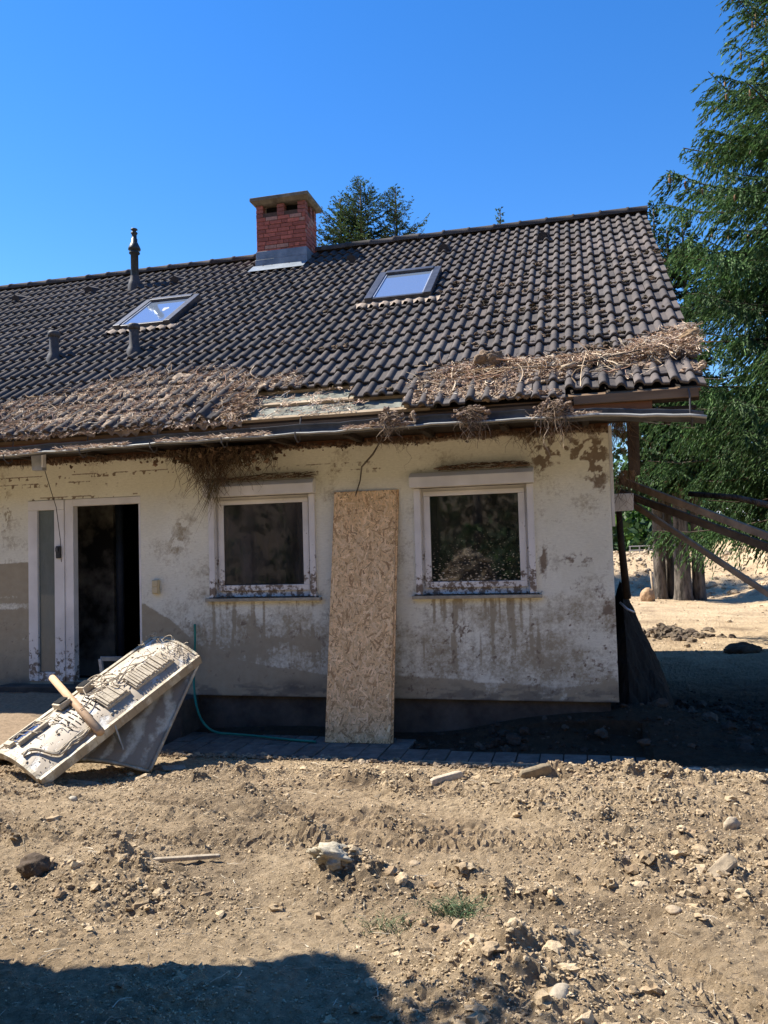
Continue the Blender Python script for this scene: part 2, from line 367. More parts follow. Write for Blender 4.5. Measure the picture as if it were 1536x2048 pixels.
def heaplets(x, y):
    z = np.zeros(np.broadcast(x, y).shape)
    for cx, cy, rx, ry, h, a in HEAPS:
        m = (np.abs(x - cx) < rx * 2.6) & (np.abs(y - cy) < rx * .8 + ry * 2.6)
        if not m.any(): continue
        dx = x[m] - cx; dy = y[m] - cy; u = dx * math.cos(a) + dy * math.sin(a); v = -dx * math.sin(a) + dy * math.cos(a)
        v = v + .5 * ry * (fbm(u * 7 + cx, v * 5, 23, 3) - .5) * 2
        z[m] = np.maximum(z[m], h * np.exp(-(u / rx) ** 2 - np.where(v < 0, (v / (ry * .75)) ** 2, (v / (ry * 1.3)) ** 2)) * (.6 + .8 * fbm(u * 12, v * 12 + cx, 29, 3)))
    return z * (1 - sst(6.5, 6.85, y))
def rough_mask(x, y):
    m = fbm(x * .8 + 4, y * .8, 31, 3)
    m = sst(.47, .63, m)
    m = m * .55; m = np.maximum(m, np.clip(heaplets(np.asarray(x, float), np.asarray(y, float)) * 26, 0, 1.15)); m = np.maximum(m, hump(x, y, .15, 6.1, 1.5, .55, .8)); m = np.maximum(m, hump(x, y, -.3, 3.2, .7, .7, 1))
    m = np.maximum(m, hump(x, y, -2.4, 3.75, .7, .3, 1)); m = np.maximum(m, hump(x, y, -1.2, 4.0, .4, .25, .9)); m = np.maximum(m, hump(x, y, .6, 4.6, .8, .6, .9))
    m = m * (1 - hump(x, y, .6, 3.6, .6, .35, 1)) * (1 - .7 * hump(x, y, -3, 5, 1.4, .7, 1)) * (1 - .8 * sst(6.95, 7.1, y) * (y < 20))
    return np.clip(m, 0, 1.1)
def base_z(x, y):
    x = np.asarray(x, float); y = np.asarray(y, float)
    z = .13 * (1 - sst(5.2, 7.0, y)) + .10 * (1 - sst(-1, 3, y))
    z = z + .05 * (fbm(x * .45, y * .45, 3, 3) - .5) * (1 - sst(6.3, 6.9, y)) * 2
    z = z - .015 * sst(6.3, 6.9, y) * (y < 7.06) + hump(x, y, .25, 5.85, 1.3, .34, .09) + hump(x, y, -.3, 3.1, .45, .5, .09) + hump(x, y, -2.5, 3.9, .6, .2, .03) + hump(x, y, -1.15, 4.0, .35, .2, .07) + hump(x, y, 1.5, 6.0, .7, .28, .06)
    z = z - .03 * sst(7.0, 7.05, y) * (y < 7.9) * (x < .5)
    # mud heaped against the plinth and round the gable corner
    z = z + hump(x, y, -.35, 8.1, .85, .36, .22) + hump(x, y, .55, 8.3, .6, .6, .20) + hump(x, y, -2.9, 8.1, .8, .22, .07) + hump(x, y, 1.9, 9.2, 1.6, 1.3, .12)
    # far side: undulating yard, berm
    z = z - hump(x, y, -4.1, 6.0, .7, .6, .10)
    far = sst(9, 13, y)
    z = z + far * (.35 * (fbm(x * .12, y * .12, 8, 3) - .5))
    z = z + 1.45 * sst(28.5, 33.5, y + .8 * (fbm(x * .5, y * .5, 5) - .5)) * (1 - .25 * sst(4.2, 5.2, x) * (1 - sst(6, 8, x)))
    z = z + sst(4.0, 10.5, x - .10 * (27 - y)) * sst(19, 27, y) * 2.2 * (1 - sst(30, 36, y) * .5)
    z = z - .9 * sst(40, 60, y)
    return z
def gz(x, y):
    x = np.asarray(x, float); y = np.asarray(y, float)
    z = base_z(x, y)
    rm = rough_mask(x, y) * (1 - .85 * sst(6.35, 6.85, y) * (y < 7.06)); hp = heaplets(x, y)
    near = (1 - sst(6.9, 7.05, y)) + sst(7.95, 8.2, y)
    near = np.maximum(near, sst(.45, .8, x)); near = np.clip(near, .12, 1)
    near = near * (1 - .6 * sst(12, 25, y))
    w1 = worley(x * 9, y * 9, 2); w2 = worley(x * 24, y * 24, 6)
    cl = np.clip(.55 - w1, 0, 1) ** .7 * .055 + np.clip(.5 - w2, 0, 1) * .026
    rg = 1 - np.abs(fbm(x * 11, y * 13, 15, 5, .62) - .5) * 4
    z = z + near * (hp + rm * cl * 1.0 + rm * .12 * (fbm(x * 4.5, y * 6, 11, 5, .6) - .4) + .035 * np.clip(fbm(x * 1.7, y * 4.2, 91, 4) - .5, 0, 1) * 2 + .030 * (fbm(x * 2.6, y * 6.0, 12, 5, .58) - .5) * 2 + (.010 + .012 * rm) * (fbm(x * 24, y * 30, 13, 4, .7) - .5) * 2 + .010 * (.3 + rm) * np.clip(rg, -1, 1))
    z = z + near * (1 - rm) * .012 * np.clip(.35 - worley(x * 13, y * 17, 9), 0, 1) * 3
    for a, b, wd, dp in (((-4.5, 5.3), (1.8, 4.75), .10, .03), ((-4.0, 4.45), (-.3, 4.75), .09, .025), ((-.2, 4.35), (2.2, 3.7), .12, .03), ((-2.6, 5.9), (1.0, 5.45), .08, .02), ((0.1, 3.9), (.9, 2.6), .12, .03)):
        r1, r2 = rut(x, y, a, b, wd, dp)
        z = z + near * (r1 + .014 * np.where(np.abs(r2) > 0, np.sin(r2 * 42) * np.clip(np.abs(r2) * 5, 0, 1), 0) * (np.abs(r1) > .004))
    return z
def zat(x, y): return float(gz(np.array([x]), np.array([y]))[0])
def ground():
    xs = np.concatenate([-np.geomspace(400, 6.2, 40), np.arange(-6, 3.2, .0175), np.linspace(3.2, 12, 160)[1:], np.geomspace(12.3, 400, 40)])
    ys = np.concatenate([-np.geomspace(300, 1, 30), np.arange(-.8, 2.3, .1), np.arange(2.3, 4.2, .012), np.arange(4.2, 8.2, .019), 8.2 + np.cumsum(np.linspace(.022, .30, 200)), [0]])
    ys = np.unique(ys); y1 = ys[-1]; ys = np.concatenate([ys, y1 + np.geomspace(.5, 600, 40)])
    X, Y = np.meshgrid(xs, ys); Z = gz(X, Y)
    Z = np.where((Y > 7.05) & (Y < 7.92) & (X < .45), np.minimum(Z, -.02 + hump(X, Y, -.35, 8.1, .85, .36, .22) + hump(X, Y, -2.9, 8.1, .8, .22, .07) + .01 * fbm(X * 9, Y * 9, 3)), Z)
    ny, nx = X.shape; i = np.arange(ny - 1)[:, None] * nx + np.arange(nx - 1)[None]
    F = np.stack([i, i + 1, i + nx + 1, i + nx], -1).reshape(-1, 4)
    # house shadow put into the mud colour near the walls, random moist patches elsewhere
    shade_damp = sst(7.0, 7.25, Y) * (1 - sst(9.5, 16, Y)); shade_damp = np.maximum(shade_damp, sst(.55, .75, fbm(X * 1.3, Y * 1.3, 41, 4)) * .35)
    cc = (1 - .87 * shade_damp) * (.86 + .28 * fbm(X * 4, Y * 6, 43, 5, .65)); dry = 1 + .2 * sst(14, 22, Y)
    col = np.stack([cc * dry, cc * dry * (1 - .03 * shade_damp), cc * dry * (1 - .02 * shade_damp)], -1).reshape(-1, 3)
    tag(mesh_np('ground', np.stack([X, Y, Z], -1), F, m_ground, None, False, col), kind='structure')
ground()
# clods of broken mud
def clods():
    n = 42000; r = np.random.default_rng(3)
    x = r.uniform(-5.2, 2.6, n); y = 2.5 + (r.uniform(0, 1, n) ** 1.3) * 4.5
    rm = rough_mask(x, y); dens = .07 + rm; keep = r.uniform(0, 1, n) < dens * .9
    x, y, rm = x[keep], y[keep], rm[keep]; n = len(x)
    s = .0035 + .0062 * r.pareto(2.2, n) * (.15 + rm); s = np.minimum(s, .042)
    z = gz(x, y) + s * .02
    c = pick([(.38, .285, .175), (.33, .245, .15), (.42, .325, .205), (.44, .34, .215), (.28, .20, .12)], n, r)
    V, F, C = lumps(np.stack([x, y, z], 1), s, c, 1, .27, .62, r)
    n1 = 95000; x = r.uniform(-5.2, 2.6, n1); y = 2.5 + r.uniform(0, 1, n1) ** 1.2 * 4.55; rm = rough_mask(x, y); k = r.uniform(0, 1, n1) < (.30 + rm) * (.3 + 1.3 * vn(x * 3, y * 5, 77)); x, y, rm = x[k], y[k], rm[k]; n1 = len(x)
    s = r.uniform(.0025, .0075, n1) * (.7 + .5 * rm) * (1 + .15 * (y - 2.5)); Va, Fa, Ca = lumps(np.stack([x, y, gz(x, y) + s * .15], 1), s, pick([(.35, .26, .155), (.30, .22, .13), (.40, .305, .19), (.46, .36, .235)], n1, r), 0, .28, .7, r)
    # cloddy mud against the plinth, and on the far yard
    n2 = 2600; x = r.uniform(-3.8, 3.0, n2); y = r.uniform(7.55, 9.6, n2); k = (y > 8.0) & (x < .3); x, y = x[~k], y[~k]
    k = (x > -1.8) | (r.uniform(0, 1, len(x)) < .15); x, y = x[k], y[k]; n2 = len(x)
    s = .008 + .014 * r.pareto(2.6, n2); s = np.minimum(s, .07)
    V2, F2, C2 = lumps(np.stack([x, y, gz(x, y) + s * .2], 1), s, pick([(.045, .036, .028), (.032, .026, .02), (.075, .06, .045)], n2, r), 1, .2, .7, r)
    n3 = 9000; x = r.uniform(.8, 11, n3); y = r.uniform(14, 36, n3); s = np.minimum(.012 + .013 * r.pareto(2.3, n3), .12) * (.6 + .9 * (y > 28.5))
    k = (y > 28.5) | (r.uniform(0, 1, n3) < .3); x, y, s = x[k], y[k], s[k]; n3 = len(x)
    V3, F3, C3 = lumps(np.stack([x, y, gz(x, y) + s * .2], 1), s, pick([(.40, .31, .21), (.33, .25, .16), (.46, .37, .26)], n3, r), 1, .2, .7, r)
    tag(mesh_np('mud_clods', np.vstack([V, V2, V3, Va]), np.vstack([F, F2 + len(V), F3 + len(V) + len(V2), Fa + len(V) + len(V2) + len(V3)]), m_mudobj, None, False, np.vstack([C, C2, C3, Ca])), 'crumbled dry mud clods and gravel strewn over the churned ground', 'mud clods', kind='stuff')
clods()
# litter of chips, twigs and straw on the mud
def litter():
    n = 1300; r = np.random.default_rng(13); x = r.uniform(-4.8, 2.4, n); y = 2.5 + r.uniform(0, 1, n) ** 1.2 * 4.6; L = r.uniform(.02, .10, n); a = r.uniform(0, 3.14, n)
    k = 5; t = np.linspace(-.5, .5, k)[None]; bend = r.normal(0, .12, (n, 1)) * (t ** 2)
    px = x[:, None] + np.cos(a)[:, None] * t * L[:, None] - np.sin(a)[:, None] * bend * L[:, None] * 2; py = y[:, None] + np.sin(a)[:, None] * t * L[:, None] + np.cos(a)[:, None] * bend * L[:, None] * 2
    pz = gz(px, py) * .5 + gz(x, y)[:, None] * .5 + .006 + r.uniform(0, .01, (n, 1))
    V, F, C = strands(np.stack([px, py, pz], -1), r.uniform(.0012, .0035, n), pick([(.42, .34, .24), (.22, .15, .09), (.55, .48, .36)], n, r))
    tag(mesh_np('straw_litter', V, F, m_straw, None, False, C), 'loose straw and twig litter scattered on the sunlit mud', 'litter', kind='stuff')
litter()
def stone(name, loc, size, label, cat, col=(.34, .27, .19), seed=0, rough=.07, sub=2, rot=(0, 0, 0), sink=.25, mat=None, mode='round'):
    r = np.random.default_rng(seed + 100); B, F = ICO[sub]; V = B.copy()
    if mode == 'slab': V = np.sign(V) * np.abs(V) ** .45; V /= np.abs(V).max()
    V = V * (1 + rough * (fbm(V[:, 0] * 2.2 + seed, V[:, 1] * 2.2 + V[:, 2] * 1.7, seed, 4)[:, None] - .5) * 4 + r.normal(0, rough * .22, (len(V), 1)))
    if cat in ('stone', 'rock') : size = tuple(.55 * q for q in size); rough = max(rough, .21); sink = max(sink, .38)
    V = V * np.array(size) / 2
    from mathutils import Euler
    Rm = np.array(Euler(rot).to_matrix()); V = V @ Rm.T
    x, y = loc[:2]; z = loc[2] if len(loc) > 2 else zat(x, y) + size[2] * (.5 - sink)
    o = mesh_np(name, V, F, mat or m_stone, None, mode != 'slab', pick([col], len(V), r, .05)); o.location = (x, y, z)
    if cat: tag(o, label, cat)
    return o
stone('stone', (-3.60, 5.08), (.12, .10, .09), 'rounded grey stone alone on smooth mud below the sunbed panels', 'stone', (.40, .35, .27), 1)
stone('dirt_clump', (-3.03, 3.93), (.17, .15, .13), 'dark rooty clump of earth on the mud at the left edge', 'clump', (.09, .065, .045), 2, .16, 3)
stone('rag', (-1.33, 4.05), (.24, .14, .11), 'muddy crumpled rag on a heap of clods in the middle foreground', 'rag', (.40, .35, .26), 3, .34, 3, (0, .3, .4))
stone('wood_block', (-1.05, 5.90), (.26, .055, .055), 'pale sawn wood offcut lying on the mud in front of the leaning boards', 'wood block', (.46, .38, .28), 4, .03, 2, (0, -.12, .62), .1, mode='slab')
stone('slab_fragment', (-.42, 6.2), (.24, .05, .13), 'dark flat slab fragment tipped up in the rubble right of centre', 'slab', (.25, .20, .13), 5, .04, 2, (.35, -.25, .2), .1, mode='slab')
stone('rock', (.80, 5.33), (.17, .10, .20), 'upright pointed rock at the right edge of the foreground', 'rock', (.42, .34, .24), 6, .16, 2, (.2, .3, .5), .1)
stone('brick_fragment', (.62, 4.50), (.19, .075, .06), 'tilted pale slab of stone pressed into mud at the lower right', 'slab', (.34, .265, .175), 7, .08, 2, (.5, -.35, .7), .0, mode='slab')
stone('rock', (-.98, 4.42), (.12, .10, .06), 'flat pale stone bedded in bare mud in the centre foreground', 'stone', (.36, .275, .18), 8)
stone('rock', (-.12, 3.55), (.17, .09, .06), 'long flat stones end in wet clay at bottom right of centre', 'stone', (.34, .27, .18), 9, .08, 2, (0, 0, .8))
stone('rock', (.13, 4.55), (.15, .11, .07), 'pale chalky stone among clods right of the green grass tuft', 'stone', (.38, .29, .195), 10)
stone('rock', (-.15, 3.05), (.13, .22, .10), 'smooth elongated rock at the bottom edge of the picture', 'rock', (.36, .30, .22), 11, .08, 2, (0, 0, -.3))
stone('rock', (.33, 3.95), (.13, .12, .07), 'blunt square stone lying on bare clay at lower right', 'stone', (.37, .285, .19), 12)
stone('plank_offcut', (-3.4, 4.28), (.5, .03, .025), 'thin grey stick half buried in the mud at lower left', 'stick', (.36, .30, .22), 13, .04, 2, (0, 0, .35), .2, mode='slab').location.x = -2.35
def tuft():
    r = np.random.default_rng(5); n = 260; cx = np.where(r.uniform(0, 1, n) < .75, -.66, -.95); cy = np.where(cx > -.8, 3.83, 3.62)
    x = cx + r.normal(0, .07, n); y = cy + r.normal(0, .04, n); L = r.uniform(.05, .13, n); a = r.uniform(0, 6.28, n); k = 5; t = np.linspace(0, 1, k)[None]
    px = x[:, None] + np.cos(a)[:, None] * t ** 1.3 * L[:, None] * .8; py = y[:, None] + np.sin(a)[:, None] * t ** 1.3 * L[:, None] * .8; pz = gz(x, y)[:, None] + L[:, None] * (t * 1.0 - .55 * t * t)
    V, F, C = strands(np.stack([px, py, pz], -1), r.uniform(.0015, .003, n), pick([(.07, .12, .06), (.11, .17, .08), (.20, .23, .12)], n, r), .2)
    tag(mesh_np('grass_tuft', V, F, m_grass, None, False, C), 'small flattened tuft of green grass among the mud clods', 'grass', kind='stuff')
tuft()
# leafy caster added out of view, shaped so its shadow covers the lower left
def shadow_hedge():
    r = np.random.default_rng(19); n = 46000; root = empty('shadow_hedge', (-3.9, 1.2, 0)); tag(root, 'tall leafy shadow caster added beside the photographer, out of view', 'shadow_hedge')
    face = r.integers(0, 3, n); z = r.uniform(0, 1, n) ** .8 * 4.05; y = r.uniform(-1.5, 3.3, n); x = r.uniform(-5.0, -3.10, n)
    yf = lambda x_, z_: -.13 + np.interp(z_ + (x_ + 3.14) / .786, [0, .81, 1.53, 2.26, 2.56, 2.74, 2.91, 3.05, 3.26, 3.36, 3.7, 4.1], [3.19, 3.19, 3.16, 3.34, 3.52, 3.62, 3.59, 3.41, 3.14, 3.02, 2.6, 2.2]) + .04 * (fbm(z_ * 3, x_ * 0 + 1, 3, 3) - .5)
    far = yf(x, z); P = np.stack([np.where(face == 0, -3.10, x), np.where(face == 1, far, np.minimum(y, far)), np.where(face == 2, 4.03, z)], 1); P[face == 2, 1] = np.minimum(P[face == 2, 1], 2.2)
    P = P - np.abs(r.normal(0, .06, (n, 3))) * np.array([1, 1, .5]); D = r.normal(0, 1, (n, 3)) + np.array([(face == 0) * 1.0, (face == 1) * 1.0, .6 + 0 * face]).T * .7; L = r.uniform(.05, .10, n)
    V, F, C = kites(P, D, L, L * .6, pick([(.04, .09, .025), (.06, .12, .035), (.03, .06, .02)], n, r), r, False); mesh_np('foliage', V, F, m_leaf, root, False, C)
    zs = np.linspace(0, 3.97, 34); mb = MB(); V = []
    for q in zs: f_, g_ = [float(yf(u, np.array([q]))[0]) - .05 for u in (-3.17, -4.9)]; V += [(-4.9, -1.5, q), (-3.17, -1.5, q), (-3.17, f_, q), (-4.9, g_, q)]
    m = len(zs); F = [(4 * i + k, 4 * i + (k + 1) % 4, 4 * i + 4 + (k + 1) % 4, 4 * i + 4 + k) for i in range(m - 1) for k in range(4)] + [(4 * m - 4, 4 * m - 3, 4 * m - 2, 4 * m - 1)]
    mb.add(V, F); mb.build('caster_core', simple('caster_inside', (.015, .02, .01), (.03, .04, .02), 8, .95), root)
# hills behind the photographer, mirrored in the windows
def hills():
    xs = np.linspace(-260, 260, 90); ys = -np.geomspace(14, 260, 50); X, Y = np.meshgrid(xs, ys)
    Z = sst(14, 190, -Y) * 75 + 4.5 * sst(13, 26, -Y) + 3 * (fbm(X * .06, Y * .06, 4, 4) - .5) * sst(14, 40, -Y) - .3
    n2, n = X.shape; i = np.arange(n2 - 1)[:, None] * n + np.arange(n - 1)[None]
    f = fbm(X * .09, Y * .09, 22, 4)[..., None]; c = np.where(f > .5, np.array([.10, .075, .05]), np.array([.02, .035, .016]))
    tag(mesh_np('hills', np.stack([X, Y, Z], -1), np.stack([i, i + 1, i + n + 1, i + n], -1).reshape(-1, 4), m_mudobj, None, True, c.reshape(-1, 3)), kind='structure')
hills()

# ------------------------------------------------------------------ paving
def paving():
    mb = MB(); r = np.random.default_rng(4); x = -4.15
    while x < .95:
        wd = .205
        for y0, y1 in ((7.12, 7.50), (7.505, 7.90)):
            if y1 > 7.6 and x > -1.7: continue
            z = .0 + r.normal(0, .0035); g = r.uniform(.8, 1.2) * .145
            sk_ = .10 * (y0 - 7.1)
            mb.box(x + .004, x + wd - .006, y0, y1 - .006, -.09, z, col=(g, g * .93, g * .82), jit=.0015)
        x += wd
    o = mb.build('paving', m_paver, None, False, True, .006); tag(o, kind='structure')
    mb = MB(); mb.box(-.05, .85, 7.075, 7.112, -.1, .022, col=(.42, .37, .28), jit=.004); mb.box(-1.6, -.06, 7.08, 7.112, -.1, .008, col=(.3, .25, .18), jit=.004)
    tag(mb.build('kerb', m_paver, None, False, True, .005), kind='structure')
paving()
def kerb_mud():
    r = np.random.default_rng(44); n = 2600; x = r.uniform(-4.4, 1.5, n); y = 7.06 + r.normal(0, .05, n) + .05 * (fbm(x * 2, x * 0, 5) - .5); s = np.minimum(.006 + .008 * r.pareto(2.5, n), .035)
    V, F, C = lumps(np.stack([x, y, gz(x, y - .03) * .5 + .005], 1), s, pick([(.30, .225, .15), (.38, .30, .21), (.22, .165, .11)], n, r), 1, .2, .6, r)
    tag(mesh_np('mud_crumbs', V, F, m_mudobj, None, False, C), 'crumbs of mud along the front edge of the paving', 'mud crumbs', kind='stuff')
kerb_mud()

# ------------------------------------------------------------------ house
HX = .26; WY = 8.0; ZB = .376; ZT = 3.04; TH = R(34.95); CT, ST = math.cos(TH), math.sin(TH)
EY, EZ = 7.3, 3.2; XR = 1.07; XL = -13.2; GA = .332; NC = 19
def RP(u, s, h): return np.stack(np.broadcast_arrays(np.asarray(u, float), EY + np.asarray(s) * CT - np.asarray(h) * ST, EZ + np.asarray(s) * ST + np.asarray(h) * CT), -1)
house = empty('house', (-6, 8, 0)); tag(house, 'flood damaged white bungalow with dark tiled roof and red brick chimney', 'house')
openings = [(-6.22, -4.775, .50, 2.56), (-3.94, -2.735, 1.40, 2.52), (-1.665, -.475, 1.40, 2.52)]
def wall():
    xs = np.unique(np.round(np.concatenate([np.arange(XL, -7.4, .15), np.arange(-7.4, HX, .0125), [HX], [o[0] for o in openings], [o[1] for o in openings]]), 4))
    zs = np.unique(np.round(np.concatenate([np.arange(ZB, ZT, .0125), [ZT], [.50, 2.56, 1.40, 2.52]]), 4))
    X, Z = np.meshgrid(xs, zs); nz, nx = X.shape
    cx = (xs[:-1] + xs[1:]) / 2; cz = (zs[:-1] + zs[1:]) / 2; CX, CZ = np.meshgrid(cx, cz); keep = np.ones(CX.shape, bool)
    for a, b, c, d in openings: keep &= ~((CX > a) & (CX < b) & (CZ > c) & (CZ < d))
    i = (np.arange(nz - 1)[:, None] * nx + np.arange(nx - 1)[None])
    F = np.stack([i, i + 1, i + nx + 1, i + nx], -1)[keep]
    # --- stains
    f = lambda a, b, s, o=5, g=.6: fbm(X * a, Z * b, s, o, g)
    mud = .40 * sst(1.75, .7, Z) + .21
    mud = mud + 1.0 * (f(3.2, 4, 1) - .5) + .5 * (f(30, 34, 2) - .5) + .35 * (f(16, 2.5, 71) - .5) * sst(2.2, 1.0, Z)
    tl = np.interp(X, [-13, -6.22, -6.21, -4.75, -4.43, -4.14, -3.9, -3.5, -2.67, -1.93, -.86, -.3, .26], [1.7, 1.85, 1.36, 1.36, 1.18, .94, .80, .72, .60, .60, .54, .50, .56]) + .03 * (f(3, 3, 5) - .5)
    below = sst(.012, -.012, Z - tl); k = np.interp(X, [-13, -4.8, -4, -2.6, -.5, .3], [.42, .62, .55, .40, .34, .14])
    mud = mud + below * k * (.75 + .5 * f(2.5, 6, 8))
    st = (fbm(X * .35, Z * 9, 77, 3) - .42) * 2.2; mud = mud + (X < -6.22) * below * st
    # swept lens of mud below the left window
    l2 = np.exp(-((Z - .86 - .10 * np.sin((X + 3.6) * 3)) / .05) ** 2) * (X > -4) * (X < -2.7); mud = mud + .28 * l2
    # drips under the sills
    for a, b in ((-3.95, -2.7), (-1.68, -.45)):
        dr = sst(.50, .66, fbm(X * 24, Z * 1.4, 17, 4)) * ((X > a) & (X < b)) * sst(.55, .95, Z) * sst(1.42, 1.36, Z) * (.5 + 1.1 * f(2, 2, 61)); mud = mud + .42 * dr
    mud = mud + .5 * hump(X, Z, -4.3, 2.15, .14, .22, 1) * (f(8, 8, 3) > .42) + .45 * hump(X, Z, -3.5, 1.14, .14, .12, 1) + .40 * hump(X, Z, -2.0, 1.15, .1, .5, 1) * f(10, 10, 4) * 1.5 + .5 * hump(X, Z, -6.5, 2.3, .25, .45, 1) * (f(9, 4, 6) > .5)
    br = 0 * X
    pk = hump(X, Z, -.1, 2.82, .33, .14, 1) + hump(X, Z, .14, 2.60, .12, .26, 1) + hump(X, Z, -.38, 2.72, .10, .18, .9) + hump(X, Z, -.42, 2.95, .16, .10, .8)
    br = br + pk * sst(.42, .60, f(7, 7, 33) * .45 + f(22, 18, 83) * .55) * 1.1
    br = br + hump(X, Z, .19, 1.17, .055, .17, 1.3) * sst(.3, .5, f(7, 7, 34)) + hump(X, Z, -.40, 1.75, .05, .17, 1.0) * sst(.38, .5, f(14, 5, 35)) + hump(X, Z, -.08, 1.74, .16, .09, .8) * sst(.48, .56, f(12, 10, 36)) + hump(X, Z, .05, 1.45, .25, .1, .55) * sst(.5, .56, f(9, 16, 30))
    br = br + hump(X, Z, -1.27, 1.05, .10, .3, .8) * sst(.46, .56, f(13, 4, 38)) + hump(X, Z, -1.93, 1.75, .09, .2, .9) * sst(.5, .56, f(22, 12, 39)) + hump(X, Z, -3.5, 1.13, .13, .07, .85) * sst(.45, .55, f(14, 12, 40))
    br = br + .62 * sst(.63, .70, f(19, 19, 41, 4)) * (.35 + .65 * sst(1.6, 1.0, Z)) + .45 * sst(.66, .7, f(34, 28, 49, 3)) * (X > -2) * sst(1.9, 1.1, Z)
    # cracked bands of the shutter casings above the door
    for zz, x0, x1, am in ((2.835, -7.4, -4.2, 1.1), (2.755, -7.4, -5.4, 1.1), (2.80, -3.2, -2.0, .75), (2.73, -3.0, -2.0, .7), (2.585, -6.22, -4.8, 1.2), (2.72, -5.4, -4.3, .5)):
        ln = np.exp(-((Z - zz - .0) / .007) ** 2) * (X > x0) * (X < x1); br = br + am * ln * sst(.38, .52, f(7, 2, int(zz * 1000) % 97, 4))
        sm = sst(.0, .05, zz - Z + .06) * (Z < zz) * (Z > zz - .045) * (X > x0) * (X < x1); br = br + am * .8 * sm * sst(.55, .66, f(26, 14, int(zz * 500) % 91, 4))
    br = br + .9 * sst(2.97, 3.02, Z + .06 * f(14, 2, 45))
    br = br + .5 * np.exp(-((X + 4.77 + .004 * np.sin(Z * 30)) / .004) ** 2) * (Z > 2.56)
    dk = .75 * sst(ZB + .035, ZB, Z + .03 * f(8, 8, 50)) + .6 * hump(X, Z, -4.25, .78, .16, .13, 1) * sst(.4, .55, f(8, 8, 51)) + .5 * hump(X, Z, -3.0, .5, .12, .07, 1) + .55 * sst(.5, .6, f(4, 14, 52)) * sst(.58, .44, Z) * (X > -4.8)
    dk = dk + (X < -4.7) * sst(.95, .55, Z) * .55 * f(6, 6, 54) + (X < -6.2) * sst(.75, .5, Z + .25 * f(5, 5, 53)) * .8
    col = np.clip(np.stack([mud, br, dk], -1), 0, 1).reshape(-1, 3)
    V = np.stack([X, 0 * X + WY, Z], -1)
    mesh_np('front_wall', V, F, m_wall, house, True, col)
    # wall body: reveals, underside, inner skin
    mb = MB(); xs2 = sorted({XL, HX} | {o[k] for o in openings for k in (0, 1)}); cuts = openings
    for a, b in zip(xs2[:-1], xs2[1:]):
        op = [o for o in cuts if o[0] <= a + 1e-6 and o[1] >= b - 1e-6]
        if op: o = op[0]; mb.box(a, b, WY + .003, WY + .25, ZB, o[2]); mb.box(a, b, WY + .003, WY + .25, o[3], ZT)
        else: mb.box(a, b, WY + .003, WY + .25, ZB, ZT)
    mb.build('wall_core', simple('render_reveal', (.28, .25, .18), (.45, .42, .32), 6, .9, .002, 60), house)
    mb = MB(); mb.box(XL, HX - .075, WY + .05, WY + .25, -.3, ZB - .004); mb.build('plinth', m_concrete, house)
    # gable wall and back wall
    prof = [(WY + .254, -.3), (15.3, -.3), (15.3, 3.2 + (15.3 - 12.47) * 0 + 1.62), (12.47, 6.62), (WY + .254, 3.70)]
    for nm, x0, x1 in (('gable_wall', HX - .27, HX - .02), ('gable_wall', XL, XL + .25)):
        V = [(x, y, z) for x in (x0, x1) for y, z in prof]; n = 5; mb = MB()
        mb.add(V, [(k, (k + 1) % n, n + (k + 1) % n, n + k) for k in range(n)]); mb.add(V, [(0, 1, 2), (0, 2, 3), (0, 3, 4), (5, 7, 6), (5, 8, 7), (5, 9, 8)])
        mb.build(nm, m_concrete if x0 > 0 - 1 else m_concrete, house)
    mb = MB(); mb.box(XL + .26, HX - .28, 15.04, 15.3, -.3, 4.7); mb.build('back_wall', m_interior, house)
    mb = MB(); mb.box(HX + .004, HX + .034, WY + .05, WY + .15, 2.05, 3.03); mb.build('corner_trim', m_frame, house)
    # inside: floor, ceiling, partitions, a pipe
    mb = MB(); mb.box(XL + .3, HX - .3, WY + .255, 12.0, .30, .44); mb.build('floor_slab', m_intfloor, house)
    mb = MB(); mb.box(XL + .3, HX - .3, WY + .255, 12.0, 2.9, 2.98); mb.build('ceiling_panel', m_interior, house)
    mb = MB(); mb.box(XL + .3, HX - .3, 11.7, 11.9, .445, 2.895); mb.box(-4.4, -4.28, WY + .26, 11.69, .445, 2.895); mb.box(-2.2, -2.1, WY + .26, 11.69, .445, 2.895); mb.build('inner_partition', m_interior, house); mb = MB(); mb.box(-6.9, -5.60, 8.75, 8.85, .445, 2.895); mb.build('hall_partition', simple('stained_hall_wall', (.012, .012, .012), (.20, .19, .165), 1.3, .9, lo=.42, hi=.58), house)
    mb = MB(); mb.tube([(-5.53, 8.78, .45), (-5.53, 8.78, 2.89)], .05, 10); mb.build('drain_pipe', simple('blue_grey_pipe', (.02, .03, .05), (.04, .055, .085), 5, .6), house, True)
wall()
step_mb = MB(); step_mb.box(-7.6, -4.12, 7.62, 8.045, -.2, .37, jit=.004); step_mb.box(-6.5, -4.7, 7.80, 8.047, .373, .47, jit=.003)
step_mb.build('doorstep', m_concrete, house, bevel=.012)
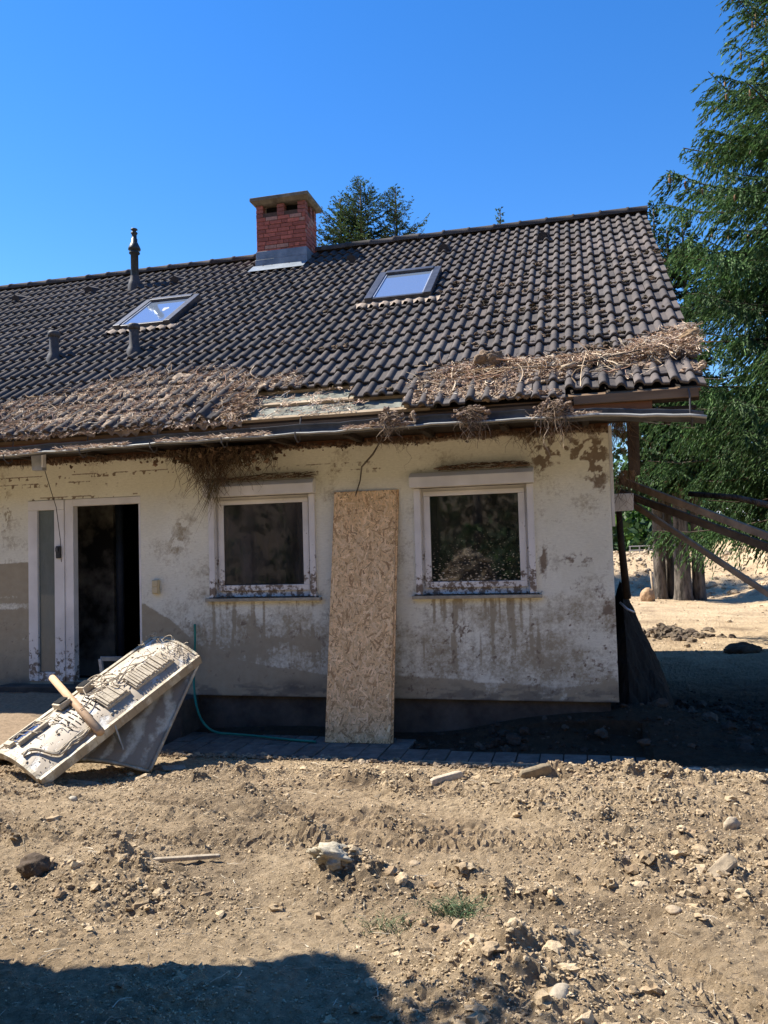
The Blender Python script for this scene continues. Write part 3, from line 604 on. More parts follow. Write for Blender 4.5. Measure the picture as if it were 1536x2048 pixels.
# roof tiles -------------------------------------------------
def roof():
    r = np.random.default_rng(2); TW = .30; m = 17; un = np.linspace(0, 1, m)
    def prof(q):
        ph = (q * 2) % 1.0; roll = np.where(ph < .56, np.sin(np.clip(ph / .56, 0, 1) * np.pi), 0)
        return .038 * np.clip(roll, 0, 1) ** .7
    un = np.concatenate([np.linspace(0, .28, 8), np.linspace(.33, .47, 3), .5 + np.linspace(0, .28, 8), .5 + np.linspace(.33, .47, 3), [1.0]]); m = len(un); pf = prof(un); pf[-1] = 0
    VV = []; CC = []; nt_ = 0
    for c in range(NC):
        u0 = XL + (0 if c % 2 == 0 else 0)
        nT = int(round((XR - XL) / TW)); tw = (XR - XL) / nT
        for k in range(nT):
            ua = XL + k * tw; uc = ua + tw / 2
            if c == 0 and -3.40 < uc < -1.55: continue
            if c == 1 and -3.25 < uc < -2.12: continue
            s0 = c * GA - .035; s1 = (c + 1) * GA + .03
            if c == NC - 1: s1 = 6.30
            if c == 0 and uc > -.12: s0 += .10 + r.normal(0, .012)
            dz = r.normal(0, .0022); tl_ = r.normal(0, .0035); sh = r.normal(0, .003)
            brk = 0
            if c <= 1 and (-3.9 < uc < -3.1): dz += r.uniform(0, .02); tl_ += r.normal(0, .05); sh += r.normal(0, .03)
            if c == 0 and uc > -1.5: tl_ += r.normal(0, .015); sh += r.normal(0, .012); dz += .006
            if c <= 1 and uc > -.1: tl_ += r.normal(0, .03); sh += r.normal(0, .02)
            U = ua + un * tw + r.normal(0, .0015)
            side = (un - .5) * tl_
            hb = dz + .037 + side; ht = dz + .0 + side
            rows = [(s1 + sh, ht, 1.0), (s0 + .03 + sh, hb - .002, 1.0), (s0 + .008 + sh, hb, 1.0), (s0 + sh, hb - .006, .97), (s0 + .002 + sh, hb - .026, .93), (s0 + .05 + sh, hb - .028, .9)]
            VV.append(np.concatenate([RP(U, s_, h_ + pf * kk) for s_, h_, kk in rows]))
            g = r.uniform(.82, 1.2); warm = r.normal(0, .03); right = sst(-4, 1, uc)
            b0 = np.array([.080 + warm * .03, .072, .068]) * (1 + .40 * right)
            CC.append(np.tile(b0 * g, (m * 6, 1))); nt_ += 1
    q = []
    for a in range(5):
        for j in range(m - 1): q.append((a * m + j, (a + 1) * m + j, (a + 1) * m + j + 1, a * m + j + 1))
    q = np.array(q); F = (q[None] + (np.arange(nt_) * m * 6)[:, None, None]).reshape(-1, 4)
    mesh_np('roof_tiles', np.vstack(VV), F, m_tile, house, True, np.vstack(CC))
    o = COL.objects[-1] if False else None
    # deck, underlay, battens
    mb = MB(); A = RP(XL, -.02, -.05)
    def slab(u0, u1, s0, s1, h0, h1, mbx): mbx.add([RP(u, s_, h_) for u in (u0, u1) for s_ in (s0, s1) for h_ in (h0, h1)], [(0, 1, 3, 2), (4, 6, 7, 5), (0, 4, 5, 1), (2, 3, 7, 6), (0, 2, 6, 4), (1, 5, 7, 3)])
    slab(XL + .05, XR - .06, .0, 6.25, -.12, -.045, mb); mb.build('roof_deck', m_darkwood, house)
    mb = MB(); slab(-3.7, -1.3, .04, .95, -.044, -.040, mb); mb.build('underlay', m_underlay, house)
    for a_, b_, s_ in ((-3.5, -1.35, .005), (-3.5, -1.35, .335), (-3.5, -1.35, .66), (-.2, XR - .05, .02)):
        mb = MB(); slab(a_, b_, s_, s_ + .05, -.039, -.008, mb); mb.build('batten', m_batten if a_ < -1 else m_wood, house, bevel=.002)
    # back slope
    mb = MB(); b0 = np.array([12.47, 6.82])
    V = [(XL, 12.47, 6.82), (XR, 12.47, 6.82), (XR, 15.75, 4.53), (XL, 15.75, 4.53)]; V += [(x, y, z - .15) for x, y, z in V]
    mb.add(V, [(0, 1, 2, 3), (7, 6, 5, 4), (0, 4, 5, 1), (1, 5, 6, 2), (2, 6, 7, 3), (3, 7, 4, 0)], (.07, .062, .06)); mb.build('back_roof_slope', m_tile, house, False, True)
    # ridge caps
    mb = MB(); x = XL; k = 0
    th = np.linspace(-.15, np.pi + .15, 12)
    while x < XR - .05:
        L = .40; x1 = min(x + L + .03, XR + .03); r0, r1_ = .115, .128
        dz = r.normal(0, .004)
        V = []
        for xx, rr in ((x, r1_), (x + .035, r1_), (x + .04, r0), (x1, r0)):
            for t_ in th: V.append((xx, 12.47 - rr * math.cos(t_) * 1.05, 6.83 + dz + rr * .80 * math.sin(t_)))
        nn = len(th); F = [(a * nn + j, a * nn + j + 1, (a + 1) * nn + j + 1, (a + 1) * nn + j) for a in range(3) for j in range(nn - 1)]
        g = r.uniform(.8, 1.3); mb.add(V, F, (.085 * g, .077 * g, .07 * g))
        if x1 > XR - .1: mb.add([(XR + .028, 12.35, 6.70), (XR + .028, 12.59, 6.70), (XR + .028, 12.57, 6.88), (XR + .028, 12.47, 6.94), (XR + .028, 12.37, 6.88)][:4], [(0, 1, 2, 3)], (.07, .06, .055))
        x += L; k += 1
    mb.build('ridge_caps', m_tile, house, True, True)
    # verge board
    mb = MB(); mb.add([RP(u, s_, h_) for u in (XR - .055, XR - .02) for s_ in (.32, 6.28) for h_ in (-.17, -.03)], [(0, 1, 3, 2), (4, 6, 7, 5), (0, 4, 5, 1), (2, 3, 7, 6), (0, 2, 6, 4), (1, 5, 7, 3)]); mb.build('verge_board', m_wood2, house)
    # eave boards: fascia, lower strip, soffit
    mb = MB(); xs = np.linspace(XL, -.05, 9)
    mb.box(XL, -.06, EY + .035, EY + .065, 3.115, 3.185); mb.box(-.05, XR - .07, EY + .02, EY + .06, 3.13, 3.21, jit=.002)
    mb.build('fascia_board', m_wood, house, bevel=.003)
    mb = MB(); mb.box(XL, -.35, EY + .045, EY + .075, 3.03, 3.113); mb.box(-.34, .62, EY + .05, EY + .09, 3.05, 3.127); mb.build('lower_fascia_board', simple('orange_brown_board', (.13, .05, .022), (.27, .12, .055), 6, .8, .002, 30, (.12, 1, 1)), house, bevel=.003)
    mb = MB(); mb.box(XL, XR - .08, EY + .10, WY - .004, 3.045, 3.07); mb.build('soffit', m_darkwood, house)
    for x in np.arange(-7.45, XR, .75): mb = MB(); mb.bar((x, EY + .1, 2.995 + .02), (x, WY - .01, 3.02), .06, .045); mb.build('soffit_lath', m_darkwood, house)
    mb = MB(); mb.box(XL, HX, WY - .03, WY - .004, 2.995, 3.043); mb.build('wall_plate', m_wood2, house)
roof()
ZLIP = lambda x: np.interp(x, [-13, -6, -4.2, -2.6, -1.2, .17, .6, 1.08], [2.98, 2.975, 3.0, 3.005, 3.012, 2.995, 2.965, 2.915])
def gutter():
    xs = np.linspace(XL, 1.03, 110); V = []; rr = .068; nph = 14
    tilt = np.interp(xs, [-13, -.5, 0, 1.1], [38, 40, 55, 62]); sc = np.interp(xs, [-13, -.4, .1, 1.1], [1, 1, 1.12, 1.2])
    for x, tt, k in zip(xs, tilt, sc):
        zl = ZLIP(x) + .004 * math.sin(x * 9) + .003 * math.sin(x * 23); ph = np.radians(np.linspace(tt + 92, tt + 270, nph)); cy = EY - .085 + .006 * math.sin(x * 5); rz = rr * k
        cz = zl - rz * math.sin(R(tt - 90))
        for p in ph: V.append((x, cy - rz * math.cos(p), cz + rz * math.sin(p)))
    n = len(xs); F = [(i * nph + j, i * nph + j + 1, (i + 1) * nph + j + 1, (i + 1) * nph + j) for i in range(n - 1) for j in range(nph - 1)]
    o = mesh_np('gutter', V, np.array(F), simple('gutter_zinc', (.045, .048, .055), (.13, .13, .13), 4, .6, .003, 14, metal=.25), house, True)
    so_ = o.modifiers.new('thick', 'SOLIDIFY'); so_.thickness = .003
    V = np.array(V).reshape(n, nph, 3); mb = MB(); P = V[:, -1] + [0, -.004, .002]; rad = .011 + .004 * np.interp(xs, [-.6, 0], [0, 1]); mb.tube(P, rad, 8); lip = mb.build('gutter_lip', simple('lip_zinc', (.24, .235, .21), (.44, .43, .39), 5, .6, .002, 30, metal=.2), o, True)
    for x in (-6.7, -5.85, -4.95, -4.15, -3.38, -2.62, -1.75, -.95, -.12, .92):
        b = MB(); zl = float(ZLIP(x)); b.tube([(x, EY + .02, 3.20), (x + .004, EY - .01, 3.15), (x, EY - .02, zl + .06), (x + .002, EY - .03, zl - .05), (x, EY - .09, zl - .075), (x, EY - .15, zl - .04), (x, EY - .165, zl + .02)], .0075, 4)
        b.build('gutter_bracket', m_ventgrey, o)
gutter()
# chimney ----------------------------------------------------
def chimney():
    x0, x1, y0, y1 = -4.955, -4.115, 11.915, 12.46; ch = None
    r = np.random.default_rng(8); mb = MB(); bh = .066; z = 6.70; row = 0
    core = MB(); core.box(x0 + .012, x1 - .012, y0 + .012, y1 - .012, 6.1, 7.36)
    ch = core.build('chimney', simple('mortar', (.07, .045, .035), (.13, .09, .07), 20, .95), house)
    def course(z, a, b, fixed, axis, off, gap=()):
        p = a - off
        while p < b - .01:
            L = r.choice([.205, .095, .21]); q = min(p + L, b); pp = max(p, a)
            if q - pp > .02 and not any(g0 - .01 < (pp + q) / 2 < g1 + .01 for g0, g1 in gap):
                g = r.uniform(.72, 1.25); pale = r.uniform() < .07; c = (.42 * g, .125 * g, .085 * g) if not pale else (.45, .24, .18)
                j = r.normal(0, .0015)
                if axis == 'x': mb.box(pp + .004, q - .004, fixed + j, fixed + .02, z + .004, z + bh - .004, col=c)
                elif axis == '-x': mb.box(pp + .004, q - .004, fixed - .02, fixed + j, z + .004, z + bh - .004, col=c)
                else: mb.box(fixed - .02, fixed + j, pp + .004, q - .004, z + .004, z + bh - .004, col=c)
            p += L
    while z < 7.27:
        o_ = (row % 3) * .07; course(z, x0, x1, y0, 'x', o_); course(z, x0, x1, y1, '-x', o_); course(z, y0, y1, x1, 'y', .1 - o_)
        for sx in (x0,):
            p = y0 - o_
            while p < y1 - .01:
                q = min(p + .2, y1); pp = max(p, y0)
                if q - pp > .02: g = r.uniform(.7, 1.2); mb.box(sx, sx + .02, pp + .004, q - .004, z + .004, z + bh - .004, col=(.34 * g, .12 * g, .09 * g))
                p += .2
        z += bh; row += 1
    # pillars round the flue openings
    for (a, b) in ((x0, x0 + .115), (x0 + .36, x0 + .48), (x1 - .13, x1)):
        for (c, d) in ((y0, y0 + .12), (y1 - .12, y1)):
            for k in range(3): g = r.uniform(.75, 1.15); mb.box(a + .001, b - .001, c + .001, d - .001, z + k * bh + .003, z + (k + 1) * bh - .004, col=(.34 * g, .12 * g, .09 * g), jit=.0015)
    for k in range(3): g = r.uniform(.75, 1.1); mb.box(x1 - .13, x1 - .002, y0 + .26, y0 + .36, z + k * bh + .003, z + (k + 1) * bh - .004, col=(.3 * g, .11 * g, .085 * g))
    mb.build('brickwork', m_brick, ch, False, True, .003)
    dk = MB(); dk.box(x0 + .13, x1 - .14, y0 + .13, y1 - .13, 7.37, 7.545); dk.build('flue', m_dark, ch)
    cp = MB(); zc = z + 3 * bh
    cp.add([(x0 - .07, y0 - .10, zc + .045), (x1 + .08, y0 - .10, zc + .045), (x1 + .08, y1 + .10, zc + .045), (x0 - .07, y1 + .10, zc + .045), (x0 - .01, y0 - .03, zc + .002), (x1 + .03, y0 - .03, zc + .002), (x1 + .03, y1 + .03, zc + .002), (x0 - .01, y1 + .03, zc + .002),
            (x0 - .07, y0 - .10, zc + .10), (x1 + .08, y0 - .10, zc + .10), (x1 + .08, y1 + .10, zc + .10), (x0 - .07, y1 + .10, zc + .10)],
           [(7, 6, 5, 4), (0, 4, 5, 1), (1, 5, 6, 2), (2, 6, 7, 3), (3, 7, 4, 0), (0, 1, 9, 8), (1, 2, 10, 9), (2, 3, 11, 10), (3, 0, 8, 11), (8, 9, 10, 11)])
    cp.build('chimney_cap', m_capc, ch, bevel=.006)
    fl = MB(); fl.box(x0 - .02, x1 + .02, y0 - .02, y1 + .02, 6.3, 6.60); fl.box(x0 - .012, x1 + .012, y0 - .012, y1 + .012, 6.603, 6.735)
    fl.add([(x0 - .06, y0 - .26, 6.335), (x1 + .03, y0 - .26, 6.335), (x1 + .03, y0 - .021, 6.50), (x0 - .06, y0 - .021, 6.50)], [(0, 1, 2, 3)])
    fl.build('lead_flashing', m_lead, ch, bevel=.004)
chimney()
def sbox(mb, u0, u1, s0, s1, h0, h1, col=(1, 1, 1)):
    mb.add([RP(u, s_, h_) for u in (u0, u1) for s_ in (s0, s1) for h_ in (h0, h1)], [(0, 1, 3, 2), (4, 6, 7, 5), (0, 4, 5, 1), (2, 3, 7, 6), (0, 2, 6, 4), (1, 5, 7, 3)], col)
def skylight(u0, u1, ya, yb, smear):
    s0 = (ya - EY) / CT; s1 = (yb - EY) / CT
    mb = MB(); sbox(mb, u0, u0 + .10, s0, s1, -.02, .12); sbox(mb, u1 - .10, u1, s0, s1, -.02, .12); sbox(mb, u0 + .101, u1 - .101, s1 - .10, s1, -.02, .135); sbox(mb, u0 + .101, u1 - .101, s0, s0 + .05, -.02, .105)
    f = mb.build('skylight', m_skyframe, house, bevel=.006)
    mb = MB(); sbox(mb, u0 + .101, u1 - .101, s0 + .051, s1 - .101, .07, .095); p = mb.build('pane', m_sky_glass, f)
    mb = MB(); sbox(mb, u0 + .101, u0 + .118, s0 + .051, s1 - .102, .096, .108); mb.build('glazing_bead', m_alu, f); mb = MB(); sbox(mb, u1 - .118, u1 - .101, s0 + .051, s1 - .102, .096, .108); mb.build('glazing_bead', m_alu, f)
    mb = MB(); n = 34; u = np.linspace(u0 - .12, u1 + .12, n); ph = ((u - XL) % .15) / .15; hh = .046 * np.clip(np.sin(np.clip(ph, 0, .5) * 2 * np.pi), 0, 1) ** .75
    V = np.concatenate([RP(u, s0 - .16 + .008 * np.sin(u * 17), hh + .040), RP(u, s0 - .001, hh * .3 + .055)]); mb.add(V, [(j, j + 1, n + j + 1, n + j) for j in range(n - 1)]); mb.build('apron_flashing', simple('beige_apron', (.22, .17, .13), (.38, .30, .23), 8, .8), f, True)
    if smear:
        mb = MB(); c = (-5.72, (10.38 - EY) / CT); th = np.linspace(0, 2 * np.pi, 25)[:-1]; rr = .065 + .012 * np.sin(th * 3) + .008 * np.cos(th * 5); V = [RP(c[0] + .7 * a * math.cos(t_), c[1] + 1.2 * a * math.sin(t_), .0965) for a, t_ in zip(rr, th)]; V.append(RP(c[0], c[1], .0965))
        mb.add(V, [(24, k, (k + 1) % 24) for k in range(24)]); mb.build('mud_smear', simple('pale_smear', (.30, .32, .33), (.42, .43, .43), 20, .8), f)
skylight(-6.25, -5.38, 9.88, 10.80, True); skylight(-2.63, -1.76, 9.90, 10.82, False)
def vents():
    for x in (-10.75, -9.27, -7.85, -6.28, -3.30, -1.87, -.42):
        s_ = (11.72 - EY) / CT; mb = MB()
        V = [RP(x - .10, s_ - .06, .03), RP(x + .10, s_ - .06, .03), RP(x + .055, s_ - .03, .13), RP(x - .055, s_ - .03, .13), RP(x, s_ + .26, .045), RP(x - .09, s_ + .22, .02), RP(x + .09, s_ + .22, .02), RP(x, s_ - .02, .155)]
        mb.add(V, [(0, 1, 2, 3)]); mb.add(V, [(3, 2, 7), (7, 2, 4), (7, 4, 3), (2, 1, 6), (2, 6, 4), (3, 4, 5), (3, 5, 0)]); mb.build('vent_tile', m_tile_dark, house)
m_tile_dark = simple('dark_vent_tile', (.03, .026, .026), (.06, .052, .05), 12, .8)
vents()
def pipes():
    p = RP(-7.02, (11.70 - EY) / CT, .03); z0 = p[2]
    mb = MB(); mb.lathe([(.115, -.12), (.112, .03), (.095, .10), (.072, .17), (.07, .20)], p, 20, (1, 1, 1)); base = mb.build('flue_pipe', m_ventgrey, house, True)
    mb = MB(); mb.lathe([(.062, .15), (.062, .56), (.085, .57), (.09, .59), (.066, .605), (.066, .625), (.10, .635), (.10, .66), (.06, .75), (.05, .76), (.05, .82), (.04, .825), (.04, .89), (.055, .91), (.055, .925), (.032, .935), (.032, .96), (.058, .975), (.05, .99), (0, .992)], p, 24); mb.build('flue_cowl', simple('dark_green_grey_flue', (.02, .028, .032), (.05, .058, .062), 10, .45), base, True)
    for x, y in ((-6.70, 9.16), (-5.50, 9.13)):
        p = RP(x, (y - EY) / CT, .02); mb = MB(); mb.lathe([(.115, -.15), (.105, -.02), (.085, .05), (.062, .10), (.060, .31)], p, 20); b = mb.build('vent_pipe', m_ventgrey, house, True)
        mb = MB(); mb.lathe([(.062, .295), (.076, .30), (.078, .355), (.06, .37), (0, .372)], p, 20); mb.build('pipe_cap', m_ventgrey, b, True)
pipes()
# windows ----------------------------------------------------
def window(x0, x1, glass, r=1):
    z0, z1 = 1.40, 2.50; y = WY
    e = empty('window', (x0, WY, z0), house)
    mb = MB(); mb.box(x0 + .003, x1 - .003, y + .05, y + .11, z1 - .075, z1 - .003); mb.box(x0 + .003, x0 + .10, y + .05, y + .11, z0 + .02, z1 - .076); mb.box(x1 - .10, x1 - .003, y + .05, y + .11, z0 + .02, z1 - .076); mb.box(x0 + .101, x1 - .101, y + .05, y + .11, z0 + .02, z0 + .10)
    mb.build('frame', m_frame, e, bevel=.004)
    a, b, c, d = x0 + .085, x1 - .085, z0 + .085, z1 - .035
    mb = MB(); mb.box(a, b, y + .028, y + .072, d - .05, d); mb.box(a, b, y + .028, y + .072, c, c + .062); mb.box(a, a + .065, y + .028, y + .072, c + .063, d - .051); mb.box(b - .065, b, y + .028, y + .072, c + .063, d - .051)
    mb.build('sash', m_frame, e, bevel=.005)
    mb = MB(); g = .003; mb.box(a + .066, b - .066, y + .047, y + .053, c + .063, d - .051); mb.build('pane', glass, e)
    mb = MB(); mb.box(a + .060, b - .060, y + .038, y + .046, c + .055, c + .068); mb.box(a + .058, a + .066, y + .038, y + .046, c + .069, d - .055); mb.box(b - .066, b - .058, y + .038, y + .046, c + .069, d - .055); mb.build('gasket', m_blackpl, e)
    mb = MB(); mb.box(x0 - .004, x0 + .062, y - .028, y + .045, z0 + .015, z1 - .005); mb.build('guide_rail', m_frame, e, bevel=.004)
    mb = MB(); mb.box(x1 - .060, x1 + .004, y - .028, y + .045, z0 + .015, z1 - .005); mb.build('guide_rail', m_frame, e, bevel=.004)
    mb = MB(); bx0, bx1 = x0 - .03, x1 + .015; V = [(x, yy, zz) for x in (bx0, bx1) for yy, zz in ((y + .02, z1), (y - .10, z1), (y - .10, z1 + .105), (y - .055, z1 + .15), (y + .02, z1 + .15))]
    mb.add(V, [(k, (k + 1) % 5, 5 + (k + 1) % 5, 5 + k) for k in range(5)]); mb.add(V, [(0, 2, 1), (0, 3, 2), (0, 4, 3), (5, 6, 7), (5, 7, 8), (5, 8, 9)]); mb.build('shutter_box', m_frame, e, bevel=.004)
    mb = MB(); n = 24
    mb.box(x0 - .045, x1 + .055, y - .055, y + .05, z0 - .022, z0 + .012); mb.build('sill', simple('dirty_sill', (.22, .19, .14), (.44, .40, .31), 12, .8, .003, 50), e, bevel=.004)
    return e
w1_ = window(-3.94, -2.735, m_glass1); w2_ = window(-1.665, -.475, m_glass2)
q = MB(); q.bar((-1.47, 7.17, 3.04), (-1.485, 7.165, 3.13), .03, .025, seg=3, wob=.004); tag(q.build('wood_chip', m_batten, None, False, False, .004), 'small pale wood chip standing on the gutter lip between the windows', 'wood chip')
q = MB(); q.tube([(.33, 8.75, 1.27), (.40, 8.72, 1.20), (.47, 8.7, 1.17)], [.012, .014, .01], 6); tag(q.build('plastic_scrap', m_alu, None, True), 'small white scrap sticking out past the house corner above the dark mound', 'scrap')
def sill_mud():
    r = np.random.default_rng(21)
    for x0, x1 in ((-3.93, -2.72), (-1.68, -.45)):
        n = 500; x = r.uniform(x0, x1, n); y = WY - r.uniform(.0, .045, n); s = r.uniform(.004, .011, n) * (.6 + vn(x * 9, x * 0, 4)); z = np.full(n, 1.414) + s * .3
        V, F, C = lumps(np.stack([x, y, z], 1), s, pick([(.07, .055, .045), (.12, .095, .07)], n, r), 0, .2, .6, r)
        tag(mesh_np('sill_mud', V, F, m_mudobj, None, False, C), 'dark dried mud on the sill of the %s window' % ('left' if x0 < -2 else 'right'), 'mud', kind='stuff')
sill_mud()
# door -------------------------------------------------------
def door():
    y = WY; e = empty('door_frame', (-5.5, WY, .5), house)
    mb = MB(); a = y - .012; b = y + .07
    mb.box(-6.217, -6.095, a, b, .50, 2.445); mb.box(-5.872, -5.745, a, b, .50, 2.445); mb.box(-6.217, -5.745, a, b, 2.446, 2.557); mb.box(-6.094, -5.873, a + .01, b - .01, .50, .60)
    mb.build('side_light_frame', m_frame, e, bevel=.005)
    mb = MB(); mb.box(-5.742, -5.632, a + .012, b + .02, .50, 2.557); mb.box(-5.631, -4.775, a + .012, b + .02, 2.478, 2.557); mb.box(-4.802, -4.776, a + .012, b + .02, .50, 2.477); mb.build('door_lining', m_frame, e, bevel=.004)
    mb = MB(); mb.box(-6.094, -5.873, y + .02, y + .03, .601, 2.445); mb.build('side_light_pane', m_glass3, e)
    mb = MB(); mb.box(-5.835, -5.775, a - .03, a - .001, 1.89, 2.03); mb.build('key_box', m_blackpl, e, bevel=.008)
    mb = MB(); mb.box(-5.83, -5.795, a - .045, a - .031, 1.965, 2.015); mb.build('key_box_dial', m_skyframe, e, bevel=.005)
    mb = MB(); mb.box(-5.631, -4.803, y - .02, y + .12, .473, .499); mb.build('threshold', m_concrete, e)
door()
def socket():
    m = simple('ivory_plastic', (.46, .38, .22), (.60, .50, .31), 8, .5); mb = MB(); mb.box(-4.625, -4.545, WY - .045, WY - .001, 1.47, 1.625); s = mb.build('wall_socket', m, house, bevel=.008)
    for z in (1.478, 1.552): mb = MB(); mb.box(-4.617, -4.553, WY - .054, WY - .046, z, z + .066); mb.build('socket_flap', m, s, bevel=.006)
socket()
mb = MB(); mb.box(-5.68, -5.56, 7.36, 7.44, 2.83, 3.06, jit=.004); db = mb.build('downpipe_outlet', m_metal, house, bevel=.004)
mb = MB(); mb.box(-5.555, -5.53, 7.35, 7.40, 2.86, 3.05, jit=.003); mb.build('outlet_strap', m_frame, db)

# ------------------------------------------------------------------ gable side wreckage
m_beam_dark = simple('beam_wood_dark', (.05, .036, .025), (.14, .10, .07), 5, .85, .004, 26)
def gable_bits():
    mb = MB(); mb.box(.50, .56, 8.35, 8.40, 2.56, 3.14, jit=.006); mb.build('gable_post', m_beam_dark, house); mb = MB(); mb.box(.50, .555, 9.1, 9.15, 2.5, 3.3, jit=.006); mb.build('gable_post', m_beam_dark, house)
    mb = MB()
    for k in range(9): mb.box(.27, .98, 8.6 + k * .30, 8.87 + k * .3, 3.35 + k * .21, 3.37 + k * .21)
    mb.build('verge_soffit', m_darkwood, house)
    mb = MB(); mb.box(.30, .50, 8.60, 8.72, 2.22, 2.40, jit=.004); mb.build('meter_box', m_frame, house, bevel=.006)
    def beam(a, b, w_, h_, label, mat=m_beam, w2=None):
        q = MB(); q.bar(a, b, w_, h_, seg=9, wob=.0012); o = q.build('beam', mat, None, False, False, .006); tag(o, label, 'beam', None); return o
    beam((.40, 9.0, 2.56), (4.68, 3.34, .10), .045, .07, 'topmost slanting timber beam leaning from the right house corner', m_beam)
    beam((.40, 9.15, 2.44), (4.78, 3.60, .07), .04, .08, 'dark wide timber just under the topmost leaning beam', m_beam_dark)
    beam((.38, 9.1, 2.41), (3.06, 6.06, .12), .045, .055, 'lowest and thinnest timber slanting steeply down from the house corner')
    q = MB(); q.tube([(1.16, 9.6, 2.42), (1.6, 9.3, 2.34), (2.6, 8.6, 1.98), (5.2, 6.7, .1)], [.03, .033, .04, .045], 10); tag(q.build('log', m_bark, None, True), 'round bark covered log behind the leaning beams at the right edge', 'log')
    q = MB(); q.tube([(.355, 8.75, 2.40), (.37, 8.78, 1.9), (.41, 8.85, 1.30)], [.03, .035, .042], 8); tag(q.build('leaning_post', m_darkwood, None, True), 'dark upright pole against the gable side beside the earth mound', 'post')
gable_bits()
def mound():
    n = 90; u = np.linspace(-1, 1, n); U, Vv = np.meshgrid(u, u); X = .62 + U * .80; Y = 9.6 + Vv * 1.6
    h = 1.46 * np.clip(1 - np.abs(X - .38) / .56, 0, 1) ** .95 * (1 - sst(.1, 1.0, np.abs(Vv) ** 1.2)) + .26 * (fbm(X * 4, Y * 4, 3, 4) - .5) + .13 * (fbm(X * 16, Y * 16, 5, 4, .7) - .5)
    h = np.where(X < .28, np.minimum(h, .9), h)
    i = np.arange(n - 1)[:, None] * n + np.arange(n - 1)[None]
    tag(mesh_np('earth_mound', np.stack([X, Y, h - .08], -1), np.stack([i, i + 1, i + n + 1, i + n], -1).reshape(-1, 4), m_mudobj, None, False, np.full((n * n, 3), (.022, .018, .014))), 'steep dark pile of earth piled against the gable end', 'earth mound')
    r = np.random.default_rng(61)
    n = 150; x = 1.7 + r.normal(0, .38, n); y = 17.7 + r.normal(0, .35, n); s = r.uniform(.03, .11, n); z = gz(x, y) + np.maximum(0, .14 - .35 * np.hypot(x - 1.6, y - 17.7))
    V, F, C = lumps(np.stack([x, y, z], 1), s, pick([(.10, .075, .055), (.15, .115, .08)], n, r), 1, .2, .8, r); tag(mesh_np('mud_pile', V, F, m_mudobj, None, False, C), 'small dark pile of lumpy mud on the sunlit yard beyond the house', 'mud pile', kind='stuff')
    stone('tree_stump', (2.6, 15.2), (.6, .35, .24), 'low dark stump at the edge of the house shadow on the right', 'stump', (.10, .075, .055), 31, .2, 3, (0, 0, .1), .3)
mound()

# ------------------------------------------------------------------ loose things
def osb(off, label, seed, dx=0.0):
    r = np.random.default_rng(seed); B0 = np.array([-2.562 + dx, 7.632 + off, .004]); Ux = np.array([.66, .022, 0.0]); Ux /= np.linalg.norm(Ux)
    top = np.array([-2.55 + dx + .045, 7.965 + off * .6, 2.50]); Vv = top - B0; Vv /= np.linalg.norm(Vv); Nn = np.cross(Ux, Vv); Nn /= np.linalg.norm(Nn)
    if Nn[1] > 0: Nn = -Nn
    T = lambda P: B0 + P[..., 0:1] * Ux + P[..., 1:2] * Vv + P[..., 2:3] * Nn
    root = empty('osb_board', tuple(B0)); tag(root, label, 'board')
    mb = MB(); mb.box(0, .66, 0, 2.515, -.018, -.0006, T=T); mb.build('board_core', m_osbedge, root)
    n = 6500 if off == 0 else 900; c = np.stack([r.uniform(0, .66, n), r.uniform(0, 2.515, n)], 1)
    if off: c[:, 0] = r.uniform(.60, .66, n)
    L = r.uniform(.03, .13, n) * .5; W_ = r.uniform(.004, .020, n) * .5 + .002; a = r.normal(np.pi / 2, .75, n); a = np.where(r.uniform(0, 1, n) < .35, r.uniform(0, np.pi, n), a)
    q = np.array([(-1, -.5), (-.7, -1), (.8, -.9), (1, .2), (.6, 1), (-.8, .8)]); jit = r.normal(0, .18, (n, 6, 2))
    pts = (q[None] + jit) * np.stack([L, W_], 1)[:, None]; ca, sa = np.cos(a)[:, None], np.sin(a)[:, None]
    x = np.clip(c[:, :1] + pts[..., 0] * ca - pts[..., 1] * sa, 0, .66); y = np.clip(c[:, 1:] + pts[..., 0] * sa + pts[..., 1] * ca, 0, 2.515)
    z = np.broadcast_to((r.permutation(n) / n * .0016)[:, None], x.shape) + r.uniform(-.0002, .0002, x.shape)
    V = T(np.stack([x, y, z], -1)); i = np.arange(n)[:, None] * 6
    F = np.concatenate([i + np.array([[0, 1, 2, 3]]), i + np.array([[0, 3, 4, 5]])])
    C = pick([(.78, .54, .285), (.72, .485, .245), (.86, .625, .36), (.63, .41, .20), (.80, .565, .315), (.75, .51, .265), (.44, .26, .12)], n, r, .10)
    mesh_np('flake_face', V.reshape(-1, 3), F, m_osb, root, False, np.repeat(C, 6, 0))
osb(0, 'front chipboard sheet of pale flakes leaning upright on the wall between the windows', 5)
osb(.022, 'second chipboard sheet showing only its edge behind the front one', 6, .022)

